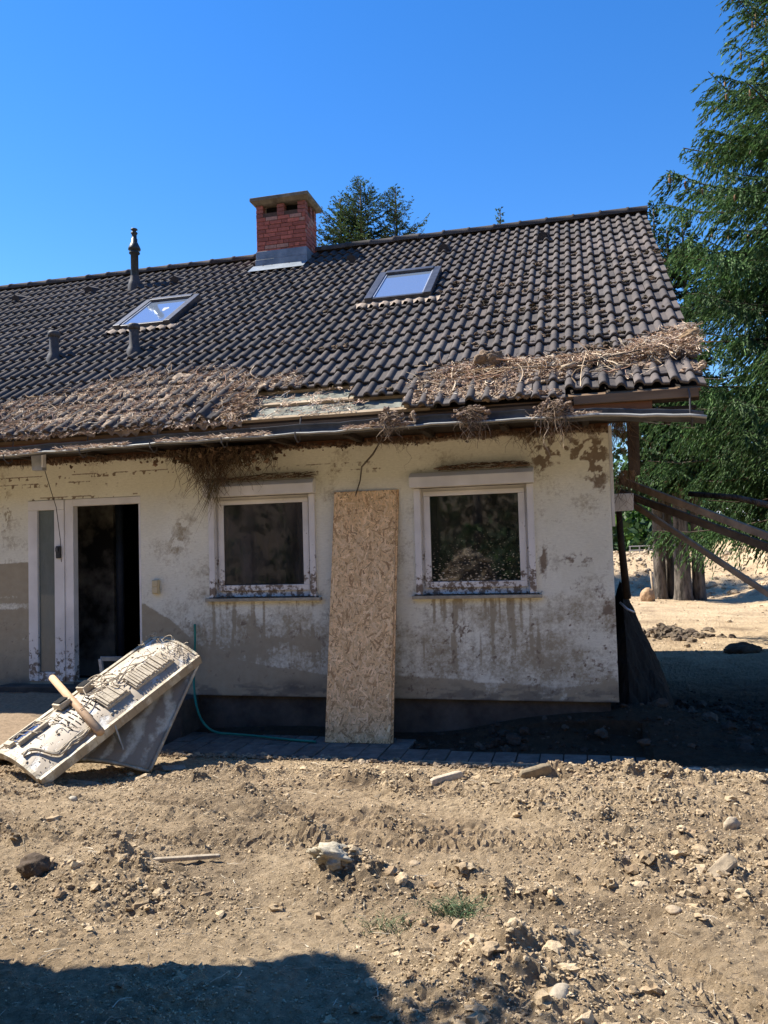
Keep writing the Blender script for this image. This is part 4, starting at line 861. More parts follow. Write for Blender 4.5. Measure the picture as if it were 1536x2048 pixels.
def hose():
    pts = np.array([(-4.125, 7.975, 1.165), (-4.115, 7.96, .95), (-4.12, 7.93, .70), (-4.10, 7.88, .48), (-4.03, 7.8, .27), (-3.93, 7.74, .13), (-3.78, 7.70, .045), (-3.55, 7.72, .035), (-3.25, 7.70, .025), (-2.95, 7.63, .02), (-2.60, 7.58, .018)])
    t = np.arange(len(pts)); tt = np.linspace(0, len(pts) - 1, 90)
    from mathutils import geometry
    P = np.stack([np.interp(tt, t, pts[:, k]) for k in range(3)], 1); ker = np.ones(9) / 9; Pp = np.vstack([np.repeat(P[:1], 4, 0), P, np.repeat(P[-1:], 4, 0)]); P = np.stack([np.convolve(Pp[:, k], ker, 'valid') for k in range(3)], 1)
    m_h = simple('green_hose', (.01, .14, .11), (.02, .22, .17), 9, .45); mb = MB(); mb.tube(P, .0125, 8); tag(mb.build('garden_hose', m_h, None, True), 'green garden hose standing up the wall and trailing onto the paving', 'hose')
hose()
def wires():
    mb = MB(); P = [(-5.60, 7.42, 2.95), (-5.61, 7.55, 2.7), (-5.63, 7.70, 2.45), (-5.655, 7.8, 2.1), (-5.68, 7.85, 1.85)]; mb.tube(P, .004, 5); tag(mb.build('hanging_wire', m_darkwood, None, True), 'thin dark wire hanging from the gutter in front of the doorway', 'wire')
    mb = MB(); P = [(-1.93, 7.75, 2.99), (-2.05, 7.86, 2.86), (-2.19, 7.92, 2.74), (-2.22, 7.95, 2.6), (-2.28, 7.97, 2.45)]; mb.tube(P, [.006, .010, .009, .007, .006], 6); tag(mb.build('hanging_root', m_bark, None, True), 'single bent root hanging down the wall above the leaning board', 'root')
wires()
# tipped ramp board by the doorstep
def build_ramp():
    T = None; mb = MB(); P = np.array([(-6.9, 7.60, .40), (-5.15, 7.60, .41), (-4.75, 6.25, .12), (-6.4, 5.75, .10)]); nx, ny = 40, 30; V = []
    for j in range(ny + 1):
        for i in range(nx + 1):
            a, b = i / nx, j / ny; p = (P[0] * (1 - a) + P[1] * a) * (1 - b) + (P[3] * (1 - a) + P[2] * a) * b
            V.append(p + [0, 0, .03 * (fbm(p[0] * 7, p[1] * 7, 3, 4) - .5) + .012])
    F = [(j * (nx + 1) + i, j * (nx + 1) + i + 1, (j + 1) * (nx + 1) + i + 1, (j + 1) * (nx + 1) + i) for j in range(ny) for i in range(nx)]
    mb.add(np.array(V, float).reshape(-1, 3), F, (.25, .18, .115)); o = mb.build('ramp_board', m_mudobj, None, True, True); s_ = o.modifiers.new('t', 'SOLIDIFY'); s_.thickness = .03
    tag(o, 'mud caked plywood ramp sloping down from the doorstep', 'ramp')
build_ramp()
m_cream = None
def sunbed_mat(name, c0, c1, dirt, lo, hi, sc=5):
    m, t, b = newmat(name); at = N(t, 'ShaderNodeTexCoord').outputs['Object']
    base = rgb_map(t, noise(t, 4, 4, .6, at), .3, .7, c0, c1)
    w_ = N(t, 'ShaderNodeTexWave', Scale=2.2, Distortion=9.0, Detail=4.0); t.links.new(at, w_.inputs[0])
    n1 = noise(t, sc, 6, .7, at); k = N(t, 'ShaderNodeMath', operation='MULTIPLY_ADD'); t.links.new(w_.outputs['Fac'], k.inputs[0]); k.inputs[1].default_value = .25; t.links.new(n1, k.inputs[2])
    f = ramp(t, k.outputs[0], [(lo, (0, 0, 0)), (hi, (1, 1, 1))]); c = mixc(t, f, base, mixc(t, noise(t, 12, 4, .7, at), tuple(.7 * q for q in dirt), dirt))
    t.links.new(c, b.inputs['Base Color']); b.inputs['Roughness'].default_value = .6; bump(t, b, f, .004); return m
m_shell = sunbed_mat('muddy_cream_plastic', (.52, .46, .33), (.62, .56, .42), (.40, .32, .21), .48, .64)
m_shell_top = sunbed_mat('muddy_panel_back', (.60, .58, .52), (.72, .70, .65), (.44, .36, .26), .40, .56)
def sunbed():
    P0 = np.array([-4.30, 5.66, .135]); V_ = np.array([-3.60, 6.98, .925]) - P0; LV = np.linalg.norm(V_); V_ /= LV
    U_ = np.array([-.65, .2, .11]); U_ -= V_ * (U_ @ V_); U_ /= np.linalg.norm(U_); N_ = np.cross(V_, U_)
    if N_[2] < 0: N_ = -N_
    WU = .66
    arch = lambda u: .075 * (1 - ((u - WU / 2) / (WU / 2)) ** 2)
    def T(P):
        P = np.asarray(P, float); return P0 + P[..., 0:1] * U_ + P[..., 1:2] * V_ + (P[..., 2:3]) * N_
    def TA(P):     # follows the arch
        P = np.asarray(P, float).copy(); P[..., 2] += arch(P[..., 0]); return T(P)
    root = empty('sunbed_panel', tuple(P0)); tag(root, 'long curved appliance panel caked in mud with wires and vents showing', 'panel')
    nu, nv = 24, 40; mb = MB()
    us = np.linspace(0, WU, nu); vs = np.linspace(0, LV, nv); G = []; GB = []
    for v in vs:
        for u in us:
            G.append((u, v, arch(u))); GB.append((u, v, arch(u) - .012 if 0 < u < WU else arch(u) - .10))
    U2, V2 = np.meshgrid(us, vs)
    top = TA(np.stack([U2, V2, .006 * (fbm(U2 * 9, V2 * 9, 3, 4) - .5) * 2], -1)); bot = TA(np.stack([U2, V2, 0 * U2 - .035], -1))
    i = np.arange(nv - 1)[:, None] * nu + np.arange(nu - 1)[None]; F = np.stack([i, i + 1, i + nu + 1, i + nu], -1).reshape(-1, 4)
    mb.add(top.reshape(-1, 3), F); mb.build('panel_back', m_shell_top, root, True)
    mb = MB(); mb.add(bot.reshape(-1, 3), F[:, ::-1])
    # rims: long sides and arched ends
    for u0, u1 in ((-.035, .0), (WU, WU + .035)):
        for k in range(20):
            v0, v1 = LV * k / 20 - .02 * (k == 0), LV * (k + 1) / 20 + .02 * (k == 19)
            mb.box(u0, u1, v0, v1, -.075, .012 , T=T)
    for v0, v1 in ((-.03, -.0005), (LV + .0005, LV + .03)):
        for k in range(nu - 1):
            a, b = us[k], us[k + 1]; mb.add(T(np.array([(u, v, arch(u) + h) for u in (a, b) for v in (v0, v1) for h in (-.055, .012)])), [(0, 1, 3, 2), (4, 6, 7, 5), (0, 4, 5, 1), (2, 3, 7, 6), (0, 2, 6, 4), (1, 5, 7, 3)])
    mb.build('panel_rim', m_shell, root, bevel=.003)
    m_mudgrey = simple('mud_grey', (.36, .30, .215), (.56, .48, .36), 25, .9, .006, 60)
    # ribbed strips
    for nm, u0, u1, v0, v1 in (('ribbed_strip', .10, .27, 1.08, LV - .20), ('ribbed_strip', .12, .30, .78, 1.0)):
        mb = MB(); k = 0; v = v0
        while v < v1: mb.box(u0 + .003, u1 - .003, v, v + .022, .0, .045 + .004 * (k % 2), T=TA, jit=.002); v += .028; k += 1
        mb.box(u0 - .005, u1 + .005, v0 - .01, v1 + .02, -.004, .03, T=TA); mb.build(nm, m_mudgrey, root)
    mb = MB(); k = 0
    for a in range(3):
        for b in range(9):
            if (a * 9 + b) % 7 == 6: continue
            mb.box(.17 + a * .10, .24 + a * .10, .44 + b * .040, .444 + b * .040 + .004, -.004, .007, T=TA)
    mb.build('vent_slots', m_dark, root)
    mb = MB(); mb.box(.44, .62, .12, .36, .0, .012, T=TA); disp = mb.build('display', simple('blue_display', (.03, .06, .16), (.08, .14, .30), 6, .2), root)
    mb = MB(); mb.box(.42, .45, .10, .38, .001, .045, T=TA); mb.box(.61, .64, .10, .38, .001, .045, T=TA); mb.box(.451, .609, .355, .38, .001, .045, T=TA); mb.box(.50, .63, .05, .10, .0, .04, T=TA); mb.build('display_bezel', m_mudgrey, disp, bevel=.004)
    for v in (.55, .80):
        mb = MB(); mb.box(.49, .64, v, v + .11, .01, .075, T=TA, jit=.004); b_ = mb.build('ballast_box', m_mudgrey, root, bevel=.006); mb = MB(); mb.box(.505, .625, v + .012, v + .098, .0765, .086, T=TA); mb.build('box_cover', m_dark, b_)
    # cables
    r = np.random.default_rng(33); mbw = MB()
    def cable(pts, rad, mbx=mbw):
        pts = np.array(pts, float); t = np.arange(len(pts)); tt = np.linspace(0, len(pts) - 1, 8 * len(pts)); P = np.stack([np.interp(tt, t, pts[:, k]) for k in range(3)], 1)
        ker = np.ones(7) / 7; Pp = np.vstack([np.repeat(P[:1], 3, 0), P, np.repeat(P[-1:], 3, 0)]); P = np.stack([np.convolve(Pp[:, k], ker, 'valid') for k in range(3)], 1); mbx.tube(TA(P), rad, 5)
    for k in range(5):
        u = .34 + r.normal(0, .03); cable([(u + .05 * math.sin(j * 1.3 + k) + r.normal(0, .015), v, .02 + r.uniform(0, .03)) for j, v in enumerate(np.linspace(.45 + r.uniform(0, .4), LV - r.uniform(.1, .4), 9))], .005)
    for k in range(7):
        cu, cv, a0, rr = r.uniform(.25, .55), r.uniform(.85, 1.1), r.uniform(0, 6), r.uniform(.05, .12); cable([(cu + rr * math.cos(a0 + a) * 1.1, cv + rr * math.sin(a0 + a), .02 + r.uniform(0, .05)) for a in np.linspace(0, r.uniform(3, 6.5), 8)], .005)
    for k in range(16):
        cu, cv, a0, rr = r.uniform(.08, .62), LV - r.uniform(.0, .22), r.uniform(0, 6), r.uniform(.02, .07); cable([(cu + rr * math.cos(a0 + a), cv + rr * math.sin(a0 + a) * .8, .03 + r.uniform(0, .07)) for a in np.linspace(0, r.uniform(3, 8), 9)], .003)
    for k in range(9):
        cu, cv = r.uniform(.25, .62), r.uniform(.02, .40); cable([(cu + r.normal(0, .04) - .03 * j, cv + r.normal(0, .03) + .03 * j, .015 + r.uniform(0, .04)) for j in range(6)], .0035)
    for k in range(7): cable([(.06 + r.normal(0, .012) + .22 * (j < 2), v, .015 + r.uniform(0, .02)) for j, v in enumerate(np.linspace(.03, .62, 8))], .008)
    mbw.build('cables', m_mudgrey, root, True)
    n = 380; P = np.stack([r.uniform(.02, WU - .05, n), r.uniform(0, LV, n), np.zeros(n)], 1); P[:, 2] = .002; sz = np.minimum(.003 + .004 * r.pareto(2.5, n), .014); V, F, C = lumps(TA(P), sz, pick([(.36, .30, .21), (.46, .40, .30), (.28, .22, .15)], n, r), 0, .2, .8, r); mesh_np('mud_crust', V, F, m_mudobj, root, False, C)['kind'] = 'stuff'
    # the lower curved panel leaning beneath
    BR, TR, BL, TL = map(np.array, ((-3.72, 6.32, .03), (-3.60, 7.02, .86), (-4.75, 6.10, .07), (-4.05, 7.12, .72)))
    n = 30; mb = MB(); G = np.zeros((n, n, 3))
    for j in range(n):
        for i_ in range(n):
            a, b = i_ / (n - 1), j / (n - 1); p = (BL * (1 - a) + BR * a) * (1 - b) + (TL * (1 - a) + TR * a) * b; p = p + np.array([0, -.5, .7]) * .16 * math.sin(math.pi * min(a, 1)) * (1 - .3 * b); G[j, i_] = p
    root2 = empty('curved_panel', (-4.2, 6.4, .0)); tag(root2, 'broad curved mud smeared shell propped underneath the wired panel', 'panel')
    i = np.arange(n - 1)[:, None] * n + np.arange(n - 1)[None]; o = mesh_np('panel_shell', G, np.stack([i, i + 1, i + n + 1, i + n], -1).reshape(-1, 4), sunbed_mat('smeared_shell', (.56, .50, .36), (.66, .60, .45), (.30, .235, .155), .44, .62, 4), root2, True); s_ = o.modifiers.new('t', 'SOLIDIFY'); s_.thickness = .05; s_.offset = -1
    mb = MB(); mb.tube(G[:, -1], .016, 8); mb.tube(G[0], .014, 8); mb.build('shell_trim', m_shell, root2, True)
    # bracket behind the wired panel
    q = MB(); A, B_, C_ = np.array((-4.86, 7.35, .86)), np.array((-4.40, 7.5, .83)), np.array((-4.72, 7.2, .50)); A = np.array((-4.77, 7.2, .87))
    q.bar(C_, A, .03, .035); q.bar(A, B_, .03, .045); q.bar(C_, B_, .025, .03); tag(q.build('metal_bracket', m_lead, None, bevel=.003), 'grey triangular metal bracket sticking up behind the muddy panels at the doorway', 'bracket')
    q = MB(); P = [np.array(p) for p in ((-4.15, 6.35, .42), (-3.98, 6.2, .44), (-3.93, 6.25, .22))]; q.add([P[0], P[1], P[2], P[0] + .008, P[1] + .008, P[2] + .008], [(0, 1, 2), (5, 4, 3)]); q.add([P[0], P[1], P[2], P[0] + .008, P[1] + .008, P[2] + .008], [(0, 1, 4, 3), (1, 2, 5, 4), (2, 0, 3, 5)]); tag(q.build('metal_flap', m_lead, None), 'bent grey sheet metal flap hanging beneath the wired panel', 'metal sheet')
    # wooden pole lying across
    a = np.array((-4.90, 6.62, .77)); b = np.array((-3.98, 6.00, .43)); mb = MB(); mb.tube([a, a * .5 + b * .5 + [0, 0, -.004], b], [.032, .035, .036], 16); o = mb.build('wooden_pole', simple('pale_pole', (.36, .22, .12), (.55, .38, .23), 6, .7, .003, 20, (.4, 1, 1)), None, True); tag(o, 'pale round wooden pole lying across the muddy wired panel', 'pole')
sunbed()
def scraps():
    r = np.random.default_rng(17)
    for k, (x, y, sx, sy, lab) in enumerate(((-3.62, 6.55, .20, .14, 'grey broken board piece in shadow right of the curved panel'), (-3.95, 5.95, .16, .05, 'thin pale sliver lying under the pole shadow'), (-4.15, 5.98, .22, .07, 'flat muddy strip below the wired panel edge'), (-3.9, 6.7, .35, .02, 'thin dark lath lying on shaded ground beside the paving'))):
        mb = MB(); mb.box(-sx / 2, sx / 2, -sy / 2, sy / 2, 0, .015, jit=.006); o = mb.build('scrap', m_mudobj, None, False, True); c = o.data.color_attributes['Col']
        c.data.foreach_set('color', np.tile([.33, .28, .21, 1], 8).astype(np.float32)); o.location = (x, y, zat(x, y) + .012); o.rotation_euler = (.05, .08, r.uniform(-.6, .9)); tag(o, lab, 'scrap')
scraps()

# ------------------------------------------------------------------ flood debris on the roof and eaves
PAL_TWIG = [(.20, .13, .08), (.30, .21, .13), (.14, .09, .06), (.44, .33, .22), (.36, .22, .15)]
PAL_STRAW = [(.34, .23, .15), (.26, .17, .11), (.46, .34, .23), (.62, .49, .36), (.54, .39, .27), (.72, .60, .46), (.40, .27, .18), (.76, .65, .50), (.30, .21, .15), (.52, .35, .25)]
PAL_DARK = [(.09, .06, .04), (.14, .09, .06), (.06, .042, .03), (.18, .12, .08)]
def TOP(u): return np.interp(u, [-13, -8, -6.5, -5.2, -4.4, -3.9, -3.4, -2.9, -2.7], [.55, .70, .80, 1.36, 1.45, 1.40, 1.0, .95, .3])
def mat_strands(n, u, s, h0, L, seed, pal, rad=(.002, .0055), along=None):
    r = np.random.default_rng(seed); k = 6; t = np.linspace(-.5, .5, k)[None]; a = r.uniform(0, np.pi, n) if along is None else r.normal(along, .5, n)
    bend = r.normal(0, .9, (n, 1)) * t ** 2
    du = np.cos(a)[:, None] * t * L[:, None] - np.sin(a)[:, None] * bend * L[:, None]; ds = np.sin(a)[:, None] * t * L[:, None] + np.cos(a)[:, None] * bend * L[:, None]
    hh = h0[:, None] + r.normal(0, .10, (n, 1)) * L[:, None] * t * 2 + .012 * r.normal(0, 1, (n, k)) * .5
    return strands(RP(u[:, None] + du, s[:, None] + ds, np.maximum(hh, .012)), r.uniform(*rad, n), pick(pal, n, r, .15), .7)
def roof_debris():
    r = np.random.default_rng(12)
    # felted mat, left
    us = np.arange(-9.5, -2.62, .022); ss = np.arange(-.05, 1.62, .02); U, Q = np.meshgrid(us, ss)
    edge = TOP(U) + .25 * (fbm(U * 2.2, Q * 2.2, 3, 4) - .5); m = sst(.16, -.10, Q - edge); f = fbm(U * 9, Q * 9, 5, 5)
    m = m * (1 - (U > -3.22 + .12 * (fbm(Q * 8, Q * 0, 3, 3) - .5)) * (Q < .70))
    H = -.03 + m * (.050 + .085 * (f - .42)) - .10 * sst(.02, -.05, Q) * vn(U * 30, Q * 3, 3)
    ny, nx = U.shape; i = np.arange(ny - 1)[:, None] * nx + np.arange(nx - 1)[None]; F = np.stack([i, i + 1, i + nx + 1, i + nx], -1).reshape(-1, 4); keep = (m.ravel()[F].min(1) > .12); F = F[keep]
    c = np.array([.34, .26, .185])[None, None] * (.6 + .8 * fbm(U * 30, Q * 30, 9, 3))[..., None]
    V = [RP(U, Q, H).reshape(-1, 3)]; FF = [F]; C = [c.reshape(-1, 3)]
    def add(t): o = sum(len(v) for v in V); V.append(t[0]); FF.append(t[1] + o); C.append(t[2])
    n = 26000; u = r.uniform(-9, -2.6, n); s = r.uniform(0, 1, n) ** .9 * (TOP(u) + .12); k = (r.uniform(0, 1, n) < 1.7 * (vn(u * 4, s * 4, 3) - .1)) & (s < TOP(u) + .3 * (vn(u * 3, s * 3, 9) - .45)) & ~((u > -3.2) & (s < .68)) ; u, s = u[k], s[k]; n = len(u)
    add(mat_strands(n, u, s, -.000 + .052 * r.uniform(0, 1, n), r.uniform(.03, .16, n), 1, PAL_STRAW))
    n = 420; u = r.uniform(-9, -2.7, n); s = r.uniform(0, 1, n) * TOP(u); u = np.where(s < .7, np.minimum(u, -3.3), u); add(mat_strands(n, u, s, .03 + .05 * r.uniform(0, 1, n), r.uniform(.14, .38, n), 14, PAL_TWIG, (.003, .007)))
    n = 1200; u = r.uniform(-9, -2.7, n); s = r.uniform(0, 1, n) * TOP(u); k = (vn(u * 3, s * 4, 66) > .5) & ~((u > -3.2) & (s < .68)); u, s = u[k], s[k]; tl = lumps(RP(u, s, np.full(len(u), .035)), r.uniform(.012, .035, len(u)), pick([(.26, .19, .13), (.18, .125, .085), (.34, .26, .18)], len(u), r), 1, .3, .6, r); LUMP = tl
    n = 900; u = r.uniform(-9, -3.2, n); add(mat_strands(n, u, r.uniform(-.06, .03, n), .03 * r.uniform(0, 1, n), r.uniform(.05, .16, n), 4, PAL_STRAW + PAL_DARK, along=1.57))
    n = 700; u = r.uniform(-3.3, -1.5, n); s = r.uniform(0, .62, n); k = vn(u * 6, s * 9, 4) > .45; u, s = u[k], s[k]; n = len(u); add(mat_strands(n, u, s, -.03 + .03 * r.uniform(0, 1, n), r.uniform(.02, .12, n), 8, PAL_STRAW))
    tag(mesh_np('mat_soil', LUMP[0], LUMP[1], m_mudobj, None, False, LUMP[2]), 'dark soil lumps caught in the straw mat on the left roof edge', 'soil', kind='stuff')
    tag(mesh_np('straw_mat', np.vstack(V), np.vstack(FF), m_straw, None, False, np.vstack(C)), 'thick mat of washed up straw and roots covering the left roof edge', 'debris', kind='stuff')
    # right field of debris
    V = []; FF = []; C = []
    n = 9000; u = r.uniform(-1.6, 1.12, n); top = np.interp(u, [-1.6, -1.2, -.75, -.5, 0, .45, .8, 1.12], [.4, .75, .80, .72, .72, .80, 1.12, 1.22]); s = .05 + r.uniform(0, 1, n) * top
    dens = np.clip(vn(u * 4, s * 4, 8) - .38, 0, 1) * 1.1 + .6 * (s > .60) * (s < .85) * (vn(u * 3, s, 2) + .2) + 1.0 * (u > .45) * (s > .62); k = (r.uniform(0, 1, n) < dens * .9) & ~((u > -.15) & (s < .28)); u, s = u[k], s[k]; n = len(u)
    add(mat_strands(n, u, s, .028 + .06 * r.uniform(0, 1, n) * (.5 + 1.3 * (u > .5) + .8 * np.exp(-((s - .7) / .15) ** 2)), r.uniform(.03, .20, n), 2, PAL_STRAW))
    n = 170; u = r.uniform(-1.5, 1.05, n); s = .35 + r.uniform(0, 1, n) ** 1.2 * .5 + .25 * (u > .4); add(mat_strands(n, u, s, .04 + .07 * r.uniform(0, 1, n), r.uniform(.15, .5, n), 15, PAL_TWIG + [(.5, .4, .28)], (.003, .009)))
    # lumps of rooty soil in the tile pans
    n = 2600; u = r.uniform(-1.6, 1.1, n); top = np.interp(u, [-1.6, -1.2, -.75, 0, .45, 1.12], [.4, .7, .75, .7, .8, 1.15]); s = r.uniform(.0, 1, n) * top; k = (vn(u * 5, s * 5, 8) > .45) & ~((u > -.15) & (s < .28)); u, s = u[k], s[k]; n = len(u)
    t = lumps(RP(u, s, np.full(n, .03)), r.uniform(.012, .04, n), pick([(.33, .24, .17), (.25, .175, .12), (.42, .32, .22)], n, r), 1, .25, .6, r); Vb, Fb, Cb = t
    tag(mesh_np('eaves_debris', np.vstack(V), np.vstack(FF), m_straw, None, False, np.vstack(C)), 'tangled reeds and twigs heaped on the tiles at the right roof corner', 'debris', kind='stuff')
    tag(mesh_np('eaves_soil', Vb, Fb, m_mudobj, None, False, Cb), 'lumps of dried soil between the tiles at the right roof edge', 'soil', kind='stuff')
    # sticks
    def stick(p, rad, lab, mat=m_batten):
        mb = MB(); mb.tube([RP(*q) for q in p], rad, 7); tag(mb.build('stick', mat, None, True), lab, 'stick')
    stick([(-1.0, .60, .08), (-.6, .58, .075), (-.15, .54, .08)], .012, 'long pale stick lying level on the tiles above the right window')
    stick([(-.15, .50, .07), (-.02, .52, .09)], .026, 'short thick bleached stick on the tiles beside the long pale one')
    stick([(-1.6, .72, .05), (-1.2, .78, .09), (-.85, .92, .12)], .006, 'thin curved twig arching over tiles left of the root clump', m_bark)
    stick([(.0, .52, .09), (.4, .60, .12), (.9, .72, .14)], .008, 'thin bent branch crossing the tiles towards the right corner', m_bark)
    stick([(.25, .80, .06), (.55, 1.05, .10), (.9, 1.12, .14)], .006, 'slender curved twig above the debris at the right roof corner', m_bark)
    stick([(-.2, .9, .07), (-.05, .72, .07)], .009, 'short slanting stick on the tiles between root clump and log')
    def lumpy(name, p, size, lab, cat, col, seed, rot=(0, 0, 0), rough=.15):
        q = RP(*p); o = stone(name, tuple(q), size, lab, cat, col, seed, rough, 3, rot, mat=m_stone); return o
    lumpy('root_clump', (-.83, .74, .10), (.26, .16, .20), 'dark pointed clump of roots sitting on the tiles above the gutter', 'clump', (.19, .135, .09), 51, (.3, 0, .2), .28)
    o = lumpy('log_chunk', (1.0, .86, .12), (.30, .11, .11), 'short split log perched on debris at the right roof corner', 'log', (.27, .18, .10), 52, (0, -.55, .35), .2)
    # tile fragments / moss
    n = 1900; u = r.uniform(-5, XR, n); s = r.uniform(.3, 6, n); dens = sst(-4, .5, u) * np.exp(-((s - 2.2) / 1.5) ** 2) * (.25 + 1.2 * sst(.45, .65, fbm(u * 1.2, s * 1.2, 9, 3))); k = r.uniform(0, 1, n) < dens * 1.1; u, s = u[k], s[k]
    u = np.round((u - XL) / .15) * .15 + XL - .03 + r.normal(0, .035, len(u)); s = np.round(s / GA) * GA + .02 + np.abs(r.normal(0, .05, len(u))) ; n = len(u)
    grp = 7; gs = np.repeat(r.uniform(.4, 2.1, n), grp); U = np.repeat(u, grp) + r.normal(0, .024, n * grp) * gs; Q = np.repeat(s, grp) + r.normal(0, .014, n * grp); c = pick([(.10, .075, .045), (.14, .10, .065), (.075, .058, .038), (.17, .115, .075)], n * grp, r)
    V1, F1, C1 = lumps(RP(U, Q, np.full(n * grp, .030) + r.uniform(0, .012, n * grp)), r.uniform(.008, .020, n * grp) * gs, c, 1, .22, .65, r)
    tag(mesh_np('moss', V1, F1, m_mudobj, None, False, C1), 'brown moss cushions growing on the right half of the roof tiles', 'moss', kind='stuff')
roof_debris()
def hang_cluster(cs, seed, pal=PAL_DARK, rs=1.0):
    """cs: (x, y, z, spread, n, length) hanging root strands"""
    r = np.random.default_rng(seed); out = []
    for x, y, z, sp, n, L in cs:
        n = int(n * .8); nt_ = max(2, int(n / 14)); tx = x + r.normal(0, sp, nt_); tl = L * r.uniform(.12, 1, nt_) ** 1.3 * np.exp(-((tx - x) / (sp * 2)) ** 2); tw_ = r.normal(0, .18, nt_); ti = r.integers(0, nt_, n)
        k = 10; t = np.linspace(0, 1, k)[None]; x0 = tx[ti][:, None] + r.normal(0, .018, (n, 1)); y0 = y + r.normal(0, .04, (n, 1)); l = tl[ti][:, None] * r.uniform(.3, 1.1, (n, 1))
        fq = r.uniform(3, 13, (n, 1)); wx = (tw_[ti][:, None] + r.normal(0, .25, (n, 1))) * t + .13 * np.sin(t * fq + r.uniform(0, 6, (n, 1))) * t ** .6; wy = -.05 * r.uniform(0, 1, (n, 1)) * t + .10 * np.sin(t * fq * .8 + 2) * t
        X = x0 + wx * np.maximum(l, .06); Y = np.minimum(y0 + wy * np.maximum(l, .06), 7.985); Z = z - l * t ** 1.1 * (1 - .35 * (r.uniform(0, 1, (n, 1)) < .2) * t) + r.normal(0, .004, (n, k)); out.append((np.stack([X, Y, Z], -1), rs * r.uniform(.0012, .0042, n), pick(pal, n, r, .25)))
    P = np.concatenate([o[0] for o in out]); return strands(P, np.concatenate([o[1] for o in out]), np.concatenate([o[2] for o in out]), .35)
def hangings():
    r = np.random.default_rng(9)
    cs = [(-3.85, 7.72, 3.0, .19, 640, .62), (-3.52, 7.74, 3.0, .18, 560, .55), (-3.3, 7.8, 3.0, .14, 200, .30), (-4.1, 7.8, 3.0, .12, 200, .30), (-3.18, 7.86, 3.0, .02, 70, .42), (-3.72, 7.86, 2.98, .05, 90, .8), (-3.98, 7.86, 2.98, .04, 60, .85)]
    V, F, C = hang_cluster(cs, 1, PAL_DARK + [(.20, .15, .09)], 1.7); nn = 420; Vl, Fl, Cl = lumps(np.stack([-3.68 + r.normal(0, .26, nn), 7.75 + r.normal(0, .06, nn), 2.99 - np.abs(r.normal(0, .07, nn))], 1), r.uniform(.008, .028, nn), pick(PAL_DARK, nn, r, .2), 1, .35, .8, r); V = np.vstack([V, Vl]); F = [F, Fl + len(V) - len(Vl)]; C = np.vstack([C, Cl]); tag(mesh_np('root_curtain', V, F, m_straw, None, False, C), 'dense curtain of dark roots hanging from the eaves over the left window', 'roots', kind='stuff')
    cs = [(x, 7.85 + r.uniform(-.1, .05), 3.005, .16, 70, r.uniform(.08, .18)) for x in np.arange(-7.2, .25, .28)] + [(-.95, 7.85, 3.0, .12, 160, .2), (-.62, 7.85, 3.0, .05, 70, .4), (-.42, 7.85, 3.0, .05, 90, .33), (-.25, 7.8, 3.0, .14, 120, .2), (-1.75, 7.86, 3.0, .1, 90, .22), (-1.67, 7.88, 3.0, .012, 8, .5), (-6.2, 7.8, 3.0, .15, 130, .18), (-4.95, 7.86, 3.0, .12, 100, .2)]
    V, F, C = hang_cluster(cs, 2); nn = 1500; xx = r.uniform(-7.5, .25, nn); Vl, Fl, Cl = lumps(np.stack([xx, 7.9 + r.normal(0, .03, nn), 3.0 - np.abs(r.normal(0, .022, nn)) * (.3 + 1.5 * vn(xx * 3, xx * 0, 3))], 1), r.uniform(.005, .018, nn), pick(PAL_DARK, nn, r, .2), 0, .35, .8, r); V = np.vstack([V, Vl]); F = [F, Fl + len(V) - len(Vl)]; C = np.vstack([C, Cl]); tag(mesh_np('eaves_roots', V, F, m_straw, None, False, C), 'ragged fringe of dark roots and dirt hanging along the whole soffit', 'roots', kind='stuff')
    # drooping reed leaves in front of left shutter box
    n = 60; k = 9; t = np.linspace(0, 1, k)[None]; x0 = -3.82 + r.normal(0, .05, (n, 1)); side = r.choice([-1, -1, 1], (n, 1)); l = r.uniform(.2, .55, (n, 1))
    P = np.stack([x0 + side * r.uniform(.05, .45, (n, 1)) * l * t ** 1.4, 7.84 - .03 * t + 0 * x0, 2.72 - .15 * r.uniform(0, 1, (n, 1)) - l * t ** 1.1 * r.uniform(.5, 1, (n, 1))], -1)
    V, F, C = strands(P, r.uniform(.0025, .006, n), pick([(.17, .14, .08), (.22, .18, .11), (.12, .10, .06)], n, r), .2); tag(mesh_np('reeds', V, F, m_straw, None, False, C), 'drooping grey green reeds hanging beside the left shutter box', 'reeds', kind='stuff')
    # clumps caught on the gutter
    for nm, cx, L, lab in (('gutter_clump', -1.70, .22, 'tangled root clump caught on the gutter between the two windows'), ('gutter_clump', -.95, .30, 'dark root clump hanging off the gutter above the right window'), ('gutter_clump', -.22, .42, 'long shaggy root clump hanging from the gutter right of the right window')):
        n = 110; k = 8; t = np.linspace(0, 1, k)[None]; x0 = cx + r.normal(0, .05, (n, 1)); l = L * r.uniform(.15, 1, (n, 1)) ** 1.4; zt = 3.10 + r.uniform(-.06, .06, (n, 1)); yy = 7.17 + r.normal(0, .03, (n, 1))
        P = np.stack([x0 + r.normal(0, .35, (n, 1)) * l * t + .03 * np.sin(t * r.uniform(4, 14, (n, 1)) + x0 * 90), yy - .03 * np.sin(t * 2.5) + r.normal(0, .03, (n, 1)) * t, zt - l * t ** 1.2], -1)
        V, F, C = strands(P, r.uniform(.0015, .005, n), pick([(.26, .19, .13), (.14, .10, .07), (.36, .27, .19), (.09, .065, .045)], n, r), .4)
        nn = 60; V2, F2, C2 = lumps(np.stack([cx + r.normal(0, .07, nn), 7.18 + r.normal(0, .02, nn), 3.08 + r.normal(0, .035, nn)], 1), r.uniform(.012, .03, nn), pick([(.28, .2, .14), (.2, .14, .1)], nn, r), 1, .25, .8, r)
